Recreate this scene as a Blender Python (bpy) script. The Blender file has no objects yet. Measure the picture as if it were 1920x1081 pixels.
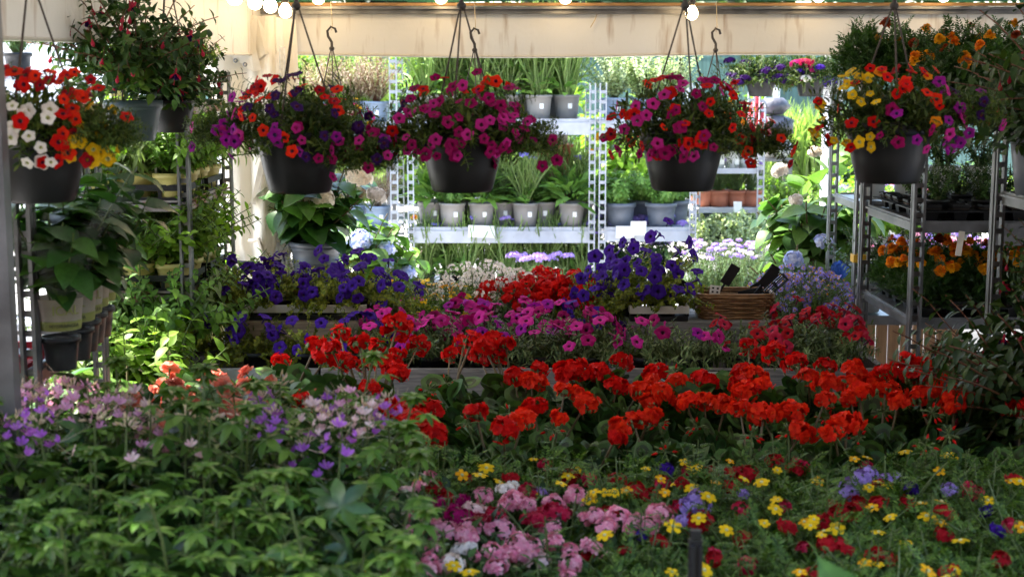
import bpy, math, random
import numpy as np
from mathutils import Vector, Matrix

random.seed(7)
scn = bpy.context.scene
COL = scn.collection
PI = math.pi

# ------------------------------------------------------------------ camera numbers
FP = 2667.0                      # focal length in photograph pixels
TH = math.radians(8.32)          # downward pitch
CH = 1.7                         # eye height
CT, ST = math.cos(TH), math.sin(TH)


def ray(px, py):
    u = (px - 960) / FP
    v = (540.5 - py) / FP
    return u, CT + v * ST, v * CT - ST


def P(px, py, Y):
    a, b, c = ray(px, py)
    t = Y / b
    return Vector((a * t, Y, CH + c * t))


def Pz(px, py, z):
    a, b, c = ray(px, py)
    t = (z - CH) / c
    return Vector((a * t, b * t, z))


# ------------------------------------------------------------------ mesh builder
def T_(V, Q=None, T3=None, QM=None, TM=None):
    V = np.asarray(V, float).reshape(-1, 3)
    Q = np.asarray(Q if Q is not None else [], int).reshape(-1, 4)
    T3 = np.asarray(T3 if T3 is not None else [], int).reshape(-1, 3)
    QM = np.zeros(len(Q), int) if QM is None else np.asarray(QM, int)
    TM = np.zeros(len(T3), int) if TM is None else np.asarray(TM, int)
    return V, Q, T3, QM, TM


class MB:
    def __init__(s):
        s.V, s.Q, s.T, s.QM, s.TM, s.n = [], [], [], [], [], 0

    def add(s, T, R=None, t=(0, 0, 0), sc=1.0, mi=0):
        V, Q, T3, QM, TM = T
        W = V * sc
        if R is not None:
            W = W @ np.asarray(R, float).T
        s.V.append(W + np.asarray(t, float))
        s.Q.append(Q + s.n); s.T.append(T3 + s.n)
        s.QM.append(QM + mi); s.TM.append(TM + mi)
        s.n += len(V)
        return s

    def many(s, T, R, t, sc, mi=0):
        V, Q, T3, QM, TM = T
        k = len(t)
        if k == 0:
            return s
        sc = np.broadcast_to(np.asarray(sc, float), (k,))
        W = np.einsum('kij,nj->kni', R, V) * sc[:, None, None] + np.asarray(t)[:, None, :]
        s.V.append(W.reshape(-1, 3))
        off = (np.arange(k) * len(V) + s.n)[:, None, None]
        s.Q.append((Q[None] + off).reshape(-1, 4)); s.T.append((T3[None] + off).reshape(-1, 3))
        s.QM.append(np.tile(QM + mi, k)); s.TM.append(np.tile(TM + mi, k))
        s.n += k * len(V)
        return s

    def box(s, c, d, rz=0.0, mi=0, rx=0.0, ry=0.0):
        x, y, z = d[0] / 2, d[1] / 2, d[2] / 2
        V = [(-x, -y, -z), (x, -y, -z), (x, y, -z), (-x, y, -z), (-x, -y, z), (x, -y, z), (x, y, z), (-x, y, z)]
        Q = [(0, 3, 2, 1), (4, 5, 6, 7), (0, 1, 5, 4), (1, 2, 6, 5), (2, 3, 7, 6), (3, 0, 4, 7)]
        R = (Matrix.Rotation(rz, 3, 'Z') @ Matrix.Rotation(ry, 3, 'Y') @ Matrix.Rotation(rx, 3, 'X'))
        return s.add(T_(V, Q), np.array(R), c, 1.0, mi)

    def tube(s, pts, r0, r1=None, n=5, mi=0, cap=False):
        pts = [np.asarray(p, float) for p in pts]
        r1 = r0 if r1 is None else r1
        m = len(pts)
        V, Q = [], []
        for i, p in enumerate(pts):
            d = pts[min(i + 1, m - 1)] - pts[max(i - 1, 0)]
            d = d / (np.linalg.norm(d) + 1e-9)
            a = np.array((1, 0, 0)) if abs(d[0]) < .8 else np.array((0, 1, 0))
            u = np.cross(d, a); u /= np.linalg.norm(u); w = np.cross(d, u)
            r = r0 + (r1 - r0) * i / max(1, m - 1)
            for k in range(n):
                an = 2 * PI * k / n
                V.append(p + r * (math.cos(an) * u + math.sin(an) * w))
        for i in range(m - 1):
            for k in range(n):
                k2 = (k + 1) % n
                Q.append((i * n + k, i * n + k2, (i + 1) * n + k2, (i + 1) * n + k))
        T3 = []
        if cap:
            for base, p in ((0, pts[0]), ((m - 1) * n, pts[-1])):
                V.append(p); c = len(V) - 1
                for k in range(n):
                    T3.append((base + k, base + (k + 1) % n, c))
        return s.add(T_(V, Q, T3), mi=mi)

    def lathe(s, prof, n=24, t=(0, 0, 0), R=None, sc=1.0, mi=0):
        V, Q = [], []
        for r, z in prof:
            for k in range(n):
                a = 2 * PI * k / n
                V.append((r * math.cos(a), r * math.sin(a), z))
        for i in range(len(prof) - 1):
            for k in range(n):
                k2 = (k + 1) % n
                Q.append((i * n + k, i * n + k2, (i + 1) * n + k2, (i + 1) * n + k))
        return s.add(T_(V, Q), R, t, sc, mi)

    def tmpl(s):
        return (np.concatenate(s.V), np.concatenate(s.Q), np.concatenate(s.T), np.concatenate(s.QM), np.concatenate(s.TM))

    def build(s, name, mats, smooth=True):
        V, Q, T3, QM, TM = s.tmpl()
        me = bpy.data.meshes.new(name)
        me.vertices.add(len(V)); me.vertices.foreach_set('co', V.astype(np.float32).ravel())
        nq, nt = len(Q), len(T3)
        me.loops.add(nq * 4 + nt * 3)
        me.loops.foreach_set('vertex_index', np.concatenate([Q.ravel(), T3.ravel()]).astype(np.int32))
        me.polygons.add(nq + nt)
        st = np.concatenate([np.arange(nq) * 4, nq * 4 + np.arange(nt) * 3]).astype(np.int32)
        me.polygons.foreach_set('loop_start', st)
        me.polygons.foreach_set('material_index', np.concatenate([QM, TM]).astype(np.int32))
        me.polygons.foreach_set('use_smooth', np.full(nq + nt, bool(smooth)))
        for m in (mats if isinstance(mats, (list, tuple)) else [mats]):
            me.materials.append(m)
        me.update(calc_edges=True); me.validate()
        return me


def frames(d, up):
    d = np.asarray(d, float); up = np.asarray(up, float)
    d = d / (np.linalg.norm(d, axis=1, keepdims=True) + 1e-9)
    n = up - (up * d).sum(1, keepdims=True) * d
    n = n / (np.linalg.norm(n, axis=1, keepdims=True) + 1e-9)
    return np.stack([np.cross(d, n), d, n], axis=-1)


def orient(n, loc=(0, 0, 0), sc=1.0, spin=None):
    """matrix that turns +Z to n"""
    q = Vector(n).normalized().to_track_quat('Z', 'Y')
    sp = random.uniform(0, 6.28) if spin is None else spin
    return Matrix.LocRotScale(Vector(loc), q @ Matrix.Rotation(sp, 3, 'Z').to_quaternion(), Vector((sc, sc, sc)))


# ------------------------------------------------------------------ scene objects
def tag(o, label, cat, group=None, kind=None):
    if label: o['label'] = label
    if cat: o['category'] = cat
    if group: o['group'] = group
    if kind: o['kind'] = kind
    return o


def link(name, me, parent=None, M=None):
    o = bpy.data.objects.new(name, me); COL.objects.link(o)
    if parent is not None: o.parent = parent
    if M is not None: o.matrix_basis = M
    return o


def thing(name, label, cat, loc=(0, 0, 0), rz=0.0, sc=1.0, group=None):
    o = bpy.data.objects.new(name, None); COL.objects.link(o)
    o.empty_display_size = .05
    o.location = loc; o.rotation_euler = (0, 0, rz); o.scale = (sc, sc, sc)
    return tag(o, label, cat, group)


def solo(name, me, label, cat, loc=(0, 0, 0), rz=0.0, sc=1.0, group=None):
    o = link(name, me); o.location = loc; o.rotation_euler = (0, 0, rz); o.scale = (sc,) * 3
    return tag(o, label, cat, group)


def struct(name, me, kind='structure'):
    o = link(name, me); o['kind'] = kind
    return o


def place(spec, name, label, cat, loc, rz=0.0, sc=1.0, group=None):
    r = thing(name, label, cat, loc, rz, sc, group)
    for pn, me, M in spec:
        link(pn, me, r, M)
    return r


ORDN = ['first', 'second', 'third', 'fourth', 'fifth', 'sixth', 'seventh', 'eighth', 'ninth', 'tenth', 'eleventh', 'twelfth', 'thirteenth']
NUM = ['no', 'one', 'two', 'three', 'four', 'five', 'six', 'seven', 'eight', 'nine', 'ten', 'eleven', 'twelve']

# ------------------------------------------------------------------ materials
def newmat(name):
    m = bpy.data.materials.new(name); m.use_nodes = True
    nt = m.node_tree; nt.nodes.clear()
    return m, nt, nt.nodes.new('ShaderNodeOutputMaterial')


def N(nt, typ, **kw):
    n = nt.nodes.new(typ)
    for k, v in kw.items():
        if k in n.inputs.keys(): n.inputs[k].default_value = v
        else: setattr(n, k, v)
    return n


def c4(c): return (c[0], c[1], c[2], 1)


def islandmat(name, cols, trans=.35, rough=.42, tcol=(1.2, 1.35, .6), ovar=.25, spec=.22, huev=0.0):
    """leaf or petal: tint varies from leaf to leaf and a little from plant to plant"""
    m, nt, out = newmat(name)
    L = nt.links.new
    g = N(nt, 'ShaderNodeNewGeometry')
    rp = N(nt, 'ShaderNodeValToRGB')
    el = rp.color_ramp.elements
    while len(el) < len(cols): el.new(.5)
    for i, c in enumerate(cols):
        el[i].position = i / max(1, len(cols) - 1); el[i].color = c4(c)
    L(g.outputs['Random Per Island'], rp.inputs['Fac'])
    oi = N(nt, 'ShaderNodeObjectInfo')
    mr = N(nt, 'ShaderNodeMapRange'); mr.inputs['To Min'].default_value = 1 - ovar; mr.inputs['To Max'].default_value = 1 + ovar
    L(oi.outputs['Random'], mr.inputs['Value'])
    hs = N(nt, 'ShaderNodeHueSaturation')
    L(rp.outputs['Color'], hs.inputs['Color']); L(mr.outputs['Result'], hs.inputs['Value'])
    # faint mottling on each leaf
    tc = N(nt, 'ShaderNodeTexCoord'); no = N(nt, 'ShaderNodeTexNoise'); no.inputs['Scale'].default_value = 90
    L(tc.outputs['Object'], no.inputs['Vector'])
    mr2 = N(nt, 'ShaderNodeMapRange'); mr2.inputs['From Min'].default_value = .3; mr2.inputs['From Max'].default_value = .7
    mr2.inputs['To Min'].default_value = .82; mr2.inputs['To Max'].default_value = 1.15
    L(no.outputs['Fac'], mr2.inputs['Value'])
    mul = N(nt, 'ShaderNodeVectorMath', operation='SCALE')
    L(hs.outputs['Color'], mul.inputs[0]); L(mr2.outputs['Result'], mul.inputs['Scale'])
    b = N(nt, 'ShaderNodeBsdfPrincipled'); b.inputs['Roughness'].default_value = rough
    b.inputs['Specular IOR Level'].default_value = spec
    L(mul.outputs['Vector'], b.inputs['Base Color'])
    tr = N(nt, 'ShaderNodeBsdfTranslucent')
    tm = N(nt, 'ShaderNodeVectorMath', operation='MULTIPLY'); tm.inputs[1].default_value = tcol
    L(mul.outputs['Vector'], tm.inputs[0]); L(tm.outputs['Vector'], tr.inputs['Color'])
    mx = N(nt, 'ShaderNodeMixShader'); mx.inputs['Fac'].default_value = trans
    L(b.outputs[0], mx.inputs[1]); L(tr.outputs[0], mx.inputs[2]); L(mx.outputs[0], out.inputs['Surface'])
    return m


def plain(name, col, rough=.5, metal=0.0, var=.15, scale=8.0, col2=None, bump=0.0, stretch=(1, 1, 1), spec=.5, trans=0.0, ovar=0.0):
    """principled with a noise of two tones"""
    m, nt, out = newmat(name)
    L = nt.links.new
    tc = N(nt, 'ShaderNodeTexCoord'); mp = N(nt, 'ShaderNodeMapping'); mp.inputs['Scale'].default_value = stretch
    L(tc.outputs['Object'], mp.inputs['Vector'])
    no = N(nt, 'ShaderNodeTexNoise'); no.inputs['Scale'].default_value = scale; no.inputs['Detail'].default_value = 6
    L(mp.outputs['Vector'], no.inputs['Vector'])
    rp = N(nt, 'ShaderNodeValToRGB')
    lo = col2 or tuple(x * (1 - var) for x in col); hi = col if col2 else tuple(min(1, x * (1 + var)) for x in col)
    rp.color_ramp.elements[0].position = .35; rp.color_ramp.elements[1].position = .65
    rp.color_ramp.elements[0].color = c4(lo); rp.color_ramp.elements[1].color = c4(hi)
    L(no.outputs['Fac'], rp.inputs['Fac'])
    src = rp.outputs['Color']
    if ovar:
        oi = N(nt, 'ShaderNodeObjectInfo'); mr = N(nt, 'ShaderNodeMapRange')
        mr.inputs['To Min'].default_value = 1 - ovar; mr.inputs['To Max'].default_value = 1 + ovar
        hs = N(nt, 'ShaderNodeHueSaturation'); L(oi.outputs['Random'], mr.inputs['Value']); L(mr.outputs['Result'], hs.inputs['Value'])
        L(src, hs.inputs['Color']); src = hs.outputs['Color']
    b = N(nt, 'ShaderNodeBsdfPrincipled'); b.inputs['Roughness'].default_value = rough; b.inputs['Metallic'].default_value = metal
    b.inputs['Specular IOR Level'].default_value = spec
    L(src, b.inputs['Base Color'])
    rr = N(nt, 'ShaderNodeMapRange'); rr.inputs['To Min'].default_value = max(.05, rough - .12); rr.inputs['To Max'].default_value = min(1, rough + .12)
    L(no.outputs['Fac'], rr.inputs['Value']); L(rr.outputs['Result'], b.inputs['Roughness'])
    if bump:
        bp = N(nt, 'ShaderNodeBump'); bp.inputs['Strength'].default_value = bump; bp.inputs['Distance'].default_value = .004
        L(no.outputs['Fac'], bp.inputs['Height']); L(bp.outputs['Normal'], b.inputs['Normal'])
    if trans:
        tr = N(nt, 'ShaderNodeBsdfTranslucent'); L(src, tr.inputs['Color'])
        mx = N(nt, 'ShaderNodeMixShader'); mx.inputs['Fac'].default_value = trans
        L(b.outputs[0], mx.inputs[1]); L(tr.outputs[0], mx.inputs[2]); L(mx.outputs[0], out.inputs['Surface'])
    else:
        L(b.outputs[0], out.inputs['Surface'])
    return m


def fabric(name, col, stain, trans=.4, amount=.5):
    """tent tarpaulin: cream, with rusty drip stains and a fine weave"""
    m, nt, out = newmat(name)
    L = nt.links.new
    tc = N(nt, 'ShaderNodeTexCoord')
    def noise(scale, st, lo, hi, detail=5):
        mp = N(nt, 'ShaderNodeMapping'); mp.inputs['Scale'].default_value = st
        L(tc.outputs['Object'], mp.inputs['Vector'])
        n = N(nt, 'ShaderNodeTexNoise'); n.inputs['Scale'].default_value = scale; n.inputs['Detail'].default_value = detail
        L(mp.outputs['Vector'], n.inputs['Vector'])
        r = N(nt, 'ShaderNodeMapRange'); r.inputs['From Min'].default_value = lo; r.inputs['From Max'].default_value = hi
        L(n.outputs['Fac'], r.inputs['Value'])
        return r.outputs['Result']
    drip = noise(16, (1.5, 1.5, .22), .58, .74)
    broad = noise(1.6, (1, 1, 1), .35, .75)
    fine = noise(60, (1, 1, 1), .3, .7)
    am = N(nt, 'ShaderNodeMath', operation='MULTIPLY'); L(drip, am.inputs[0]); am.inputs[1].default_value = amount
    m1 = N(nt, 'ShaderNodeMix', data_type='RGBA'); m1.inputs[6].default_value = c4(col); m1.inputs[7].default_value = c4(stain)
    L(am.outputs[0], m1.inputs[0])
    m2 = N(nt, 'ShaderNodeMix', data_type='RGBA'); m2.blend_type = 'MULTIPLY'
    m2.inputs[7].default_value = (.88, .82, .72, 1)
    b2 = N(nt, 'ShaderNodeMath', operation='MULTIPLY'); L(broad, b2.inputs[0]); b2.inputs[1].default_value = .6
    L(b2.outputs[0], m2.inputs[0]); L(m1.outputs[2], m2.inputs[6])
    b = N(nt, 'ShaderNodeBsdfPrincipled'); b.inputs['Roughness'].default_value = .6
    L(m2.outputs[2], b.inputs['Base Color'])
    bp = N(nt, 'ShaderNodeBump'); bp.inputs['Strength'].default_value = .25; bp.inputs['Distance'].default_value = .003
    L(fine, bp.inputs['Height']); L(bp.outputs['Normal'], b.inputs['Normal'])
    tr = N(nt, 'ShaderNodeBsdfTranslucent'); L(m2.outputs[2], tr.inputs['Color'])
    mx = N(nt, 'ShaderNodeMixShader'); mx.inputs['Fac'].default_value = trans
    L(b.outputs[0], mx.inputs[1]); L(tr.outputs[0], mx.inputs[2]); L(mx.outputs[0], out.inputs['Surface'])
    return m


def film(name, col=(.9, .93, .95), alpha=.25, rough=.12):
    m, nt, out = newmat(name)
    L = nt.links.new
    b = N(nt, 'ShaderNodeBsdfPrincipled'); b.inputs['Base Color'].default_value = c4(col); b.inputs['Roughness'].default_value = rough
    tr = N(nt, 'ShaderNodeBsdfTransparent')
    no = N(nt, 'ShaderNodeTexNoise'); no.inputs['Scale'].default_value = 18
    tc = N(nt, 'ShaderNodeTexCoord'); L(tc.outputs['Object'], no.inputs['Vector'])
    mr = N(nt, 'ShaderNodeMapRange'); mr.inputs['From Min'].default_value = .35; mr.inputs['From Max'].default_value = .7
    mr.inputs['To Min'].default_value = alpha * .5; mr.inputs['To Max'].default_value = min(1, alpha * 1.7)
    L(no.outputs['Fac'], mr.inputs['Value'])
    mx = N(nt, 'ShaderNodeMixShader'); L(mr.outputs['Result'], mx.inputs['Fac'])
    L(tr.outputs[0], mx.inputs[1]); L(b.outputs[0], mx.inputs[2]); L(mx.outputs[0], out.inputs['Surface'])
    return m


def glow(name, col, s):
    m, nt, out = newmat(name)
    e = N(nt, 'ShaderNodeEmission'); e.inputs['Color'].default_value = c4(col); e.inputs['Strength'].default_value = s
    nt.links.new(e.outputs[0], out.inputs['Surface'])
    return m


def wicker(name):
    m, nt, out = newmat(name)
    L = nt.links.new
    tc = N(nt, 'ShaderNodeTexCoord'); no = N(nt, 'ShaderNodeTexNoise'); no.inputs['Scale'].default_value = 40
    L(tc.outputs['Object'], no.inputs['Vector'])
    rp = N(nt, 'ShaderNodeValToRGB'); rp.color_ramp.elements[0].color = (.07, .034, .014, 1); rp.color_ramp.elements[1].color = (.33, .17, .065, 1)
    L(no.outputs['Fac'], rp.inputs['Fac'])
    b = N(nt, 'ShaderNodeBsdfPrincipled'); b.inputs['Roughness'].default_value = .4; L(rp.outputs['Color'], b.inputs['Base Color'])
    L(b.outputs[0], out.inputs['Surface'])
    return m


M = {}
M['cleome_leaf'] = islandmat('cleome_leaf', [(.010, .032, .009), (.026, .068, .016), (.055, .12, .022)], .14, .34, spec=.34)
M['cleome_young'] = islandmat('cleome_young_leaf', [(.03, .08, .010), (.065, .14, .016), (.13, .22, .03)], .22, .33)
M['gera_leaf'] = islandmat('geranium_leaf', [(.016, .048, .012), (.04, .10, .022), (.08, .15, .032)], .15, .45)
M['gera_zone'] = islandmat('geranium_leaf_zone', [(.020, .040, .013), (.045, .062, .02)], .15, .5)
M['bidens_leaf'] = islandmat('bidens_leaf', [(.02, .052, .008), (.06, .125, .016), (.13, .21, .03)], .2, .45)
M['verbena_leaf'] = islandmat('verbena_leaf', [(.014, .042, .012), (.035, .085, .022), (.07, .14, .03)], .15, .45)
M['petunia_leaf'] = islandmat('petunia_leaf', [(.03, .06, .018), (.10, .15, .05), (.22, .27, .12)], .22, .5)
M['lime_leaf'] = islandmat('lime_leaf', [(.09, .12, .012), (.17, .20, .02), (.27, .28, .04)], .3, .5)
M['cali_leaf'] = islandmat('calibrachoa_leaf', [(.012, .034, .006), (.04, .075, .010), (.10, .13, .02)], .3, .5)
M['fuchsia_leaf'] = islandmat('fuchsia_leaf', [(.014, .036, .010), (.03, .07, .016), (.065, .105, .02)], .25, .42)
M['herb_leaf'] = islandmat('herb_leaf', [(.10, .20, .02), (.17, .29, .035), (.25, .37, .07)], .5, .45)
M['mint_leaf'] = islandmat('mint_leaf', [(.09, .19, .035), (.16, .27, .06)], .5, .5)
M['sage_leaf'] = islandmat('sage_leaf', [(.15, .22, .08), (.25, .32, .14)], .45, .6)
M['hyd_leaf'] = islandmat('hydrangea_leaf', [(.018, .055, .014), (.03, .085, .018), (.06, .13, .02)], .3, .35)
M['hyd_light'] = islandmat('hydrangea_young_leaf', [(.05, .12, .03), (.10, .19, .05), (.15, .26, .06)], .4, .35)
M['rack_leaf'] = islandmat('perennial_leaf', [(.10, .20, .04), (.15, .28, .06), (.22, .35, .09)], .45, .45)
M['reed_leaf'] = islandmat('reedy_stem', [(.16, .25, .06), (.24, .34, .10), (.33, .42, .17)], .4, .5)
M['dry_leaf'] = islandmat('dusky_leaf', [(.22, .16, .13), (.32, .24, .19), (.28, .28, .18)], .35, .6)
M['silver_leaf'] = islandmat('silver_leaf', [(.34, .42, .24), (.50, .56, .38)], .4, .6)
M['lav_leaf'] = islandmat('lavender_leaf', [(.09, .16, .06), (.16, .25, .11)], .35, .6)
M['mari_leaf'] = islandmat('marigold_leaf', [(.018, .05, .012), (.035, .08, .018), (.05, .10, .02)], .3, .5)
M['tree_leaf'] = islandmat('tree_leaf', [(.02, .05, .012), (.05, .10, .02), (.09, .15, .03)], .3, .5)
M['dark_tree'] = islandmat('conifer_leaf', [(.008, .02, .010), (.018, .04, .016)], .2, .6)
M['stem'] = plain('green_stem', (.09, .13, .03), .55, scale=20)
M['redstem'] = plain('reddish_stem', (.16, .06, .03), .55, scale=20)
M['brownstem'] = plain('brown_stem', (.12, .085, .035), .6, scale=20)
def petal(n, cols, tr=.3, **k): M[n] = islandmat(n, cols, tr, .6, (1.15, .95, .95), .14, .10, **k)
petal('red', [(.42, .003, .003), (.58, .006, .004), (.72, .012, .008)])
petal('orange_red', [(.60, .010, .003), (.74, .022, .005), (.84, .05, .010)])
petal('deep_red', [(.26, .004, .008), (.42, .008, .016)])
petal('crimson', [(.30, .004, .030), (.42, .008, .045), (.50, .05, .09)])
petal('magenta', [(.34, .004, .13), (.50, .012, .23), (.60, .07, .32)])
petal('hot_magenta', [(.22, .002, .07), (.36, .005, .12)], .3)
petal('violet_mag', [(.25, .005, .22), (.36, .015, .33)], .35)
petal('purple', [(.022, .006, .12), (.045, .010, .22), (.07, .02, .32)])
petal('dark_purple', [(.02, .004, .06), (.04, .008, .09)])
petal('pink', [(.66, .17, .29), (.80, .34, .45), (.88, .52, .58)])
petal('pale_pink', [(.70, .42, .45), (.80, .58, .55), (.85, .70, .66)])
petal('white', [(.75, .72, .64), (.84, .82, .76)])
petal('cream', [(.78, .72, .58), (.84, .82, .70)])
petal('yellow', [(.72, .42, .006), (.82, .55, .012)])
petal('orange', [(.66, .13, .006), (.78, .24, .010), (.80, .34, .012)])
petal('gold', [(.72, .30, .006), (.80, .42, .01)])
petal('rust', [(.20, .025, .006), (.36, .05, .008)])
petal('lilac', [(.30, .20, .56), (.46, .34, .72)])
petal('cleome_violet', [(.38, .10, .55), (.52, .20, .66)])
petal('cleome_pink', [(.66, .28, .48), (.78, .45, .60)])
petal('cleome_bud', [(.60, .52, .28), (.72, .55, .45)])
petal('peach', [(.72, .16, .10), (.80, .28, .19), (.84, .45, .34)])
petal('blue_hyd', [(.36, .48, .86), (.55, .64, .90), (.74, .78, .92)])
petal('aster', [(.26, .22, .68), (.40, .34, .80)])
petal('deep_blue', [(.05, .14, .62), (.10, .24, .72)])
petal('statice', [(.20, .17, .58), (.34, .30, .70)])
M['throat_y'] = plain('yellow_throat', (.75, .42, .01), .6)
M['throat_d'] = plain('dark_throat', (.10, .004, .03), .6)
M['throat_p'] = plain('purple_throat', (.03, .006, .10), .6)
M['throat_g'] = plain('greenish_throat', (.5, .5, .2), .6)
M['black_plastic'] = plain('black_plastic', (.012, .0125, .014), .45, var=.25, scale=5, spec=.3)
M['basket_plastic'] = plain('anthracite_plastic', (.010, .0105, .011), .40, var=.4, scale=7, bump=.15, spec=.28)
M['grey_plastic'] = plain('slate_plastic', (.10, .115, .14), .45, var=.1, scale=4, ovar=.15)
M['green_plastic'] = plain('bluegreen_plastic', (.045, .075, .085), .42, var=.15, scale=5)
M['taupe_plastic'] = plain('taupe_plastic', (.24, .225, .21), .5, var=.12, scale=4, ovar=.2)
M['white_plastic'] = plain('white_plastic', (.62, .62, .60), .5, var=.08, scale=4)
M['blue_plastic'] = plain('blue_plastic', (.20, .27, .38), .45, var=.08, scale=4)
M['yellow_plastic'] = plain('yellow_plastic', (.60, .52, .19), .5, var=.1, scale=5, trans=.12)
M['tray_white'] = plain('offwhite_plastic', (.52, .49, .42), .5, var=.12, scale=6)
M['teal_plastic'] = plain('teal_plastic', (.05, .30, .24), .45, var=.1, scale=5)
M['terracotta'] = plain('terracotta', (.36, .12, .06), .7, var=.15, scale=9)
M['soil'] = plain('soil', (.025, .017, .011), .95, var=.4, scale=60, bump=.6)
M['galv'] = plain('galvanised_steel', (.34, .35, .37), .38, .75, var=.16, scale=14)
M['galv_old'] = plain('worn_steel', (.17, .17, .175), .45, .7, var=.3, scale=12)
M['paint_steel'] = plain('pale_zinc_steel', (.46, .48, .52), .45, .25, var=.1, scale=10)
M['dull_zinc'] = plain('dull_zinc', (.30, .31, .33), .5, .4, var=.15, scale=8)
M['brick'] = plain('dark_brick', (.10, .055, .04), .9, var=.3, scale=20, bump=.3)
M['window_dark'] = plain('dark_window', (.03, .035, .04), .15)
M['rusty'] = plain('rusty_steel', (.32, .31, .31), .6, .35, scale=9, col2=(.20, .075, .03), bump=.3)
M['wood_grey'] = plain('weathered_board', (.23, .215, .20), .75, scale=10, col2=(.12, .115, .11), bump=.35, stretch=(1.2, 8, 14))
M['wood_crate'] = plain('crate_board', (.42, .33, .22), .75, scale=9, col2=(.24, .18, .12), bump=.35, stretch=(1.2, 8, 14))
M['wood_warm'] = plain('warm_slat', (.38, .20, .085), .6, scale=8, col2=(.26, .13, .05), bump=.25, stretch=(10, 10, 1))
M['wood_beam'] = plain('tent_lath', (.38, .21, .08), .6, scale=8, col2=(.25, .13, .045), bump=.25, stretch=(2, 9, 9))
M['table_dark'] = plain('dark_tabletop', (.045, .042, .038), .7, var=.3, scale=7)
M['cream_tarp'] = fabric('cream_tarpaulin', (.66, .625, .56), (.30, .18, .09), .09, .7)
M['roof_tarp'] = fabric('roof_tarpaulin', (.62, .61, .58), (.40, .26, .12), .07, .2)
M['wall_tarp'] = plain('dark_green_tarpaulin', (.025, .07, .05), .6, var=.2, scale=3, trans=.05)
M['curtain'] = fabric('tent_curtain', (.82, .77, .68), (.34, .22, .11), .12, .7)
M['green_tarp'] = plain('green_tarpaulin', (.02, .14, .085), .6, var=.2, scale=4, trans=.25)
M['orange_band'] = plain('ochre_band', (.52, .24, .05), .6, var=.2, scale=5, trans=.25)
M['clear_film'] = film('clear_window_film', (.75, .80, .86), .45, .2)
M['cello'] = film('cellophane', (.85, .85, .82), .035, .12)
M['cello_base'] = film('tight_cellophane', (.85, .85, .82), .02, .12)
M['sleeve_band'] = plain('printed_sleeve', (.34, .31, .25), .5, var=.12, scale=16, trans=.2)
M['olive_ink'] = plain('olive_ink', (.20, .22, .05), .6)
M['black_ink'] = plain('black_ink', (.02, .018, .018), .7)
M['card'] = plain('white_card', (.78, .77, .74), .6, var=.04, scale=6)
M['sign_card'] = plain('sign_card', (.62, .60, .56), .6, var=.06, scale=6)
M['cord'] = plain('dark_cord', (.06, .045, .035), .6, var=.2, scale=30)
M['iron'] = plain('dark_hook', (.05, .042, .037), .5, .3, var=.3, scale=30)
M['wire'] = plain('tarnished_wire', (.42, .33, .20), .4, .6)
M['bulb'] = glow('lit_bulb', (1.0, .72, .38), 9.0)
M['brass'] = plain('bulb_socket', (.04, .035, .03), .5)
M['wicker'] = wicker('wicker_cane')
M['strap'] = plain('webbing_strap', (.62, .55, .46), .7)
M['clip'] = plain('yellow_tape', (.70, .40, .03), .5)
M['paving'] = plain('pale_paving', (.44, .43, .42), .85, scale=1.3, col2=(.33, .32, .32), bump=.2)
M['asphalt'] = plain('asphalt', (.06, .06, .06), .9, scale=30, var=.3)
M['mesh_fence'] = plain('teal_netting', (.09, .165, .15), .7, scale=4, var=.25, stretch=(6, 1, .4), trans=.4)
M['bark'] = plain('bark', (.09, .065, .045), .9, scale=14, var=.4, bump=.5)
M['red_cloth'] = plain('red_cloth', (.42, .015, .03), .7)
M['sack_grey'] = plain('grey_sack', (.07, .07, .085), .4, var=.5, scale=9)
M['sack_white'] = plain('white_sack', (.7, .68, .64), .4, var=.2, scale=9)
M['van_white'] = plain('white_cover', (.78, .78, .78), .4, var=.05)
EXPO = 2.5
# ------------------------------------------------------------------ leaf and flower templates
rs = np.random.RandomState(11)


def leaf(W=.28, prof='ovate', seg=4, fold=.25, bend=.35, wave=0.0):
    """unit-long leaf along +Y, face towards +Z"""
    V, Q = [], []
    for i in range(seg + 1):
        t = i / seg
        if prof == 'ovate': w = math.sin(PI * min(1, t ** .75 * .97 + .03)) ** .8
        elif prof == 'lance': w = math.sin(PI * min(1, t * .95 + .04))
        elif prof == 'round': w = math.sin(PI * min(1, t * .92 + .05)) ** .5
        elif prof == 'grass': w = (1 - t) ** .7
        elif prof == 'petal': w = min(1, .25 + 1.5 * t) * (1 if t < .8 else .72)
        else: w = min(1, .2 + 1.1 * t) * (1 if t < .9 else .8)
        w = max(w, .04) * W
        z = -bend * t * t
        wz = wave * (1 if i % 2 else -1)
        V += [(-w, t, z + fold * w + wz), (0, t, z), (w, t, z + fold * w - wz)]
    for i in range(seg):
        a = i * 3
        Q += [(a, a + 1, a + 4, a + 3), (a + 1, a + 2, a + 5, a + 4)]
    return T_(V, Q)


L_ovate = leaf(.30, 'ovate', 4, .25, .35)
L_broad = leaf(.42, 'ovate', 5, .22, .45, .012)
L_lance = leaf(.15, 'lance', 4, .25, .35)
L_slim = leaf(.09, 'lance', 3, .2, .4)
L_round = leaf(.42, 'round', 3, .15, .2)
L_grass = leaf(.035, 'grass', 4, .3, .35)
L_lobed = leaf(.15, 'lance', 6, .15, .6, .03)
P_round = leaf(.42, 'petal', 2, .25, .25)
P_thin = leaf(.36, 'petal', 2, .25, .2)


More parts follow.
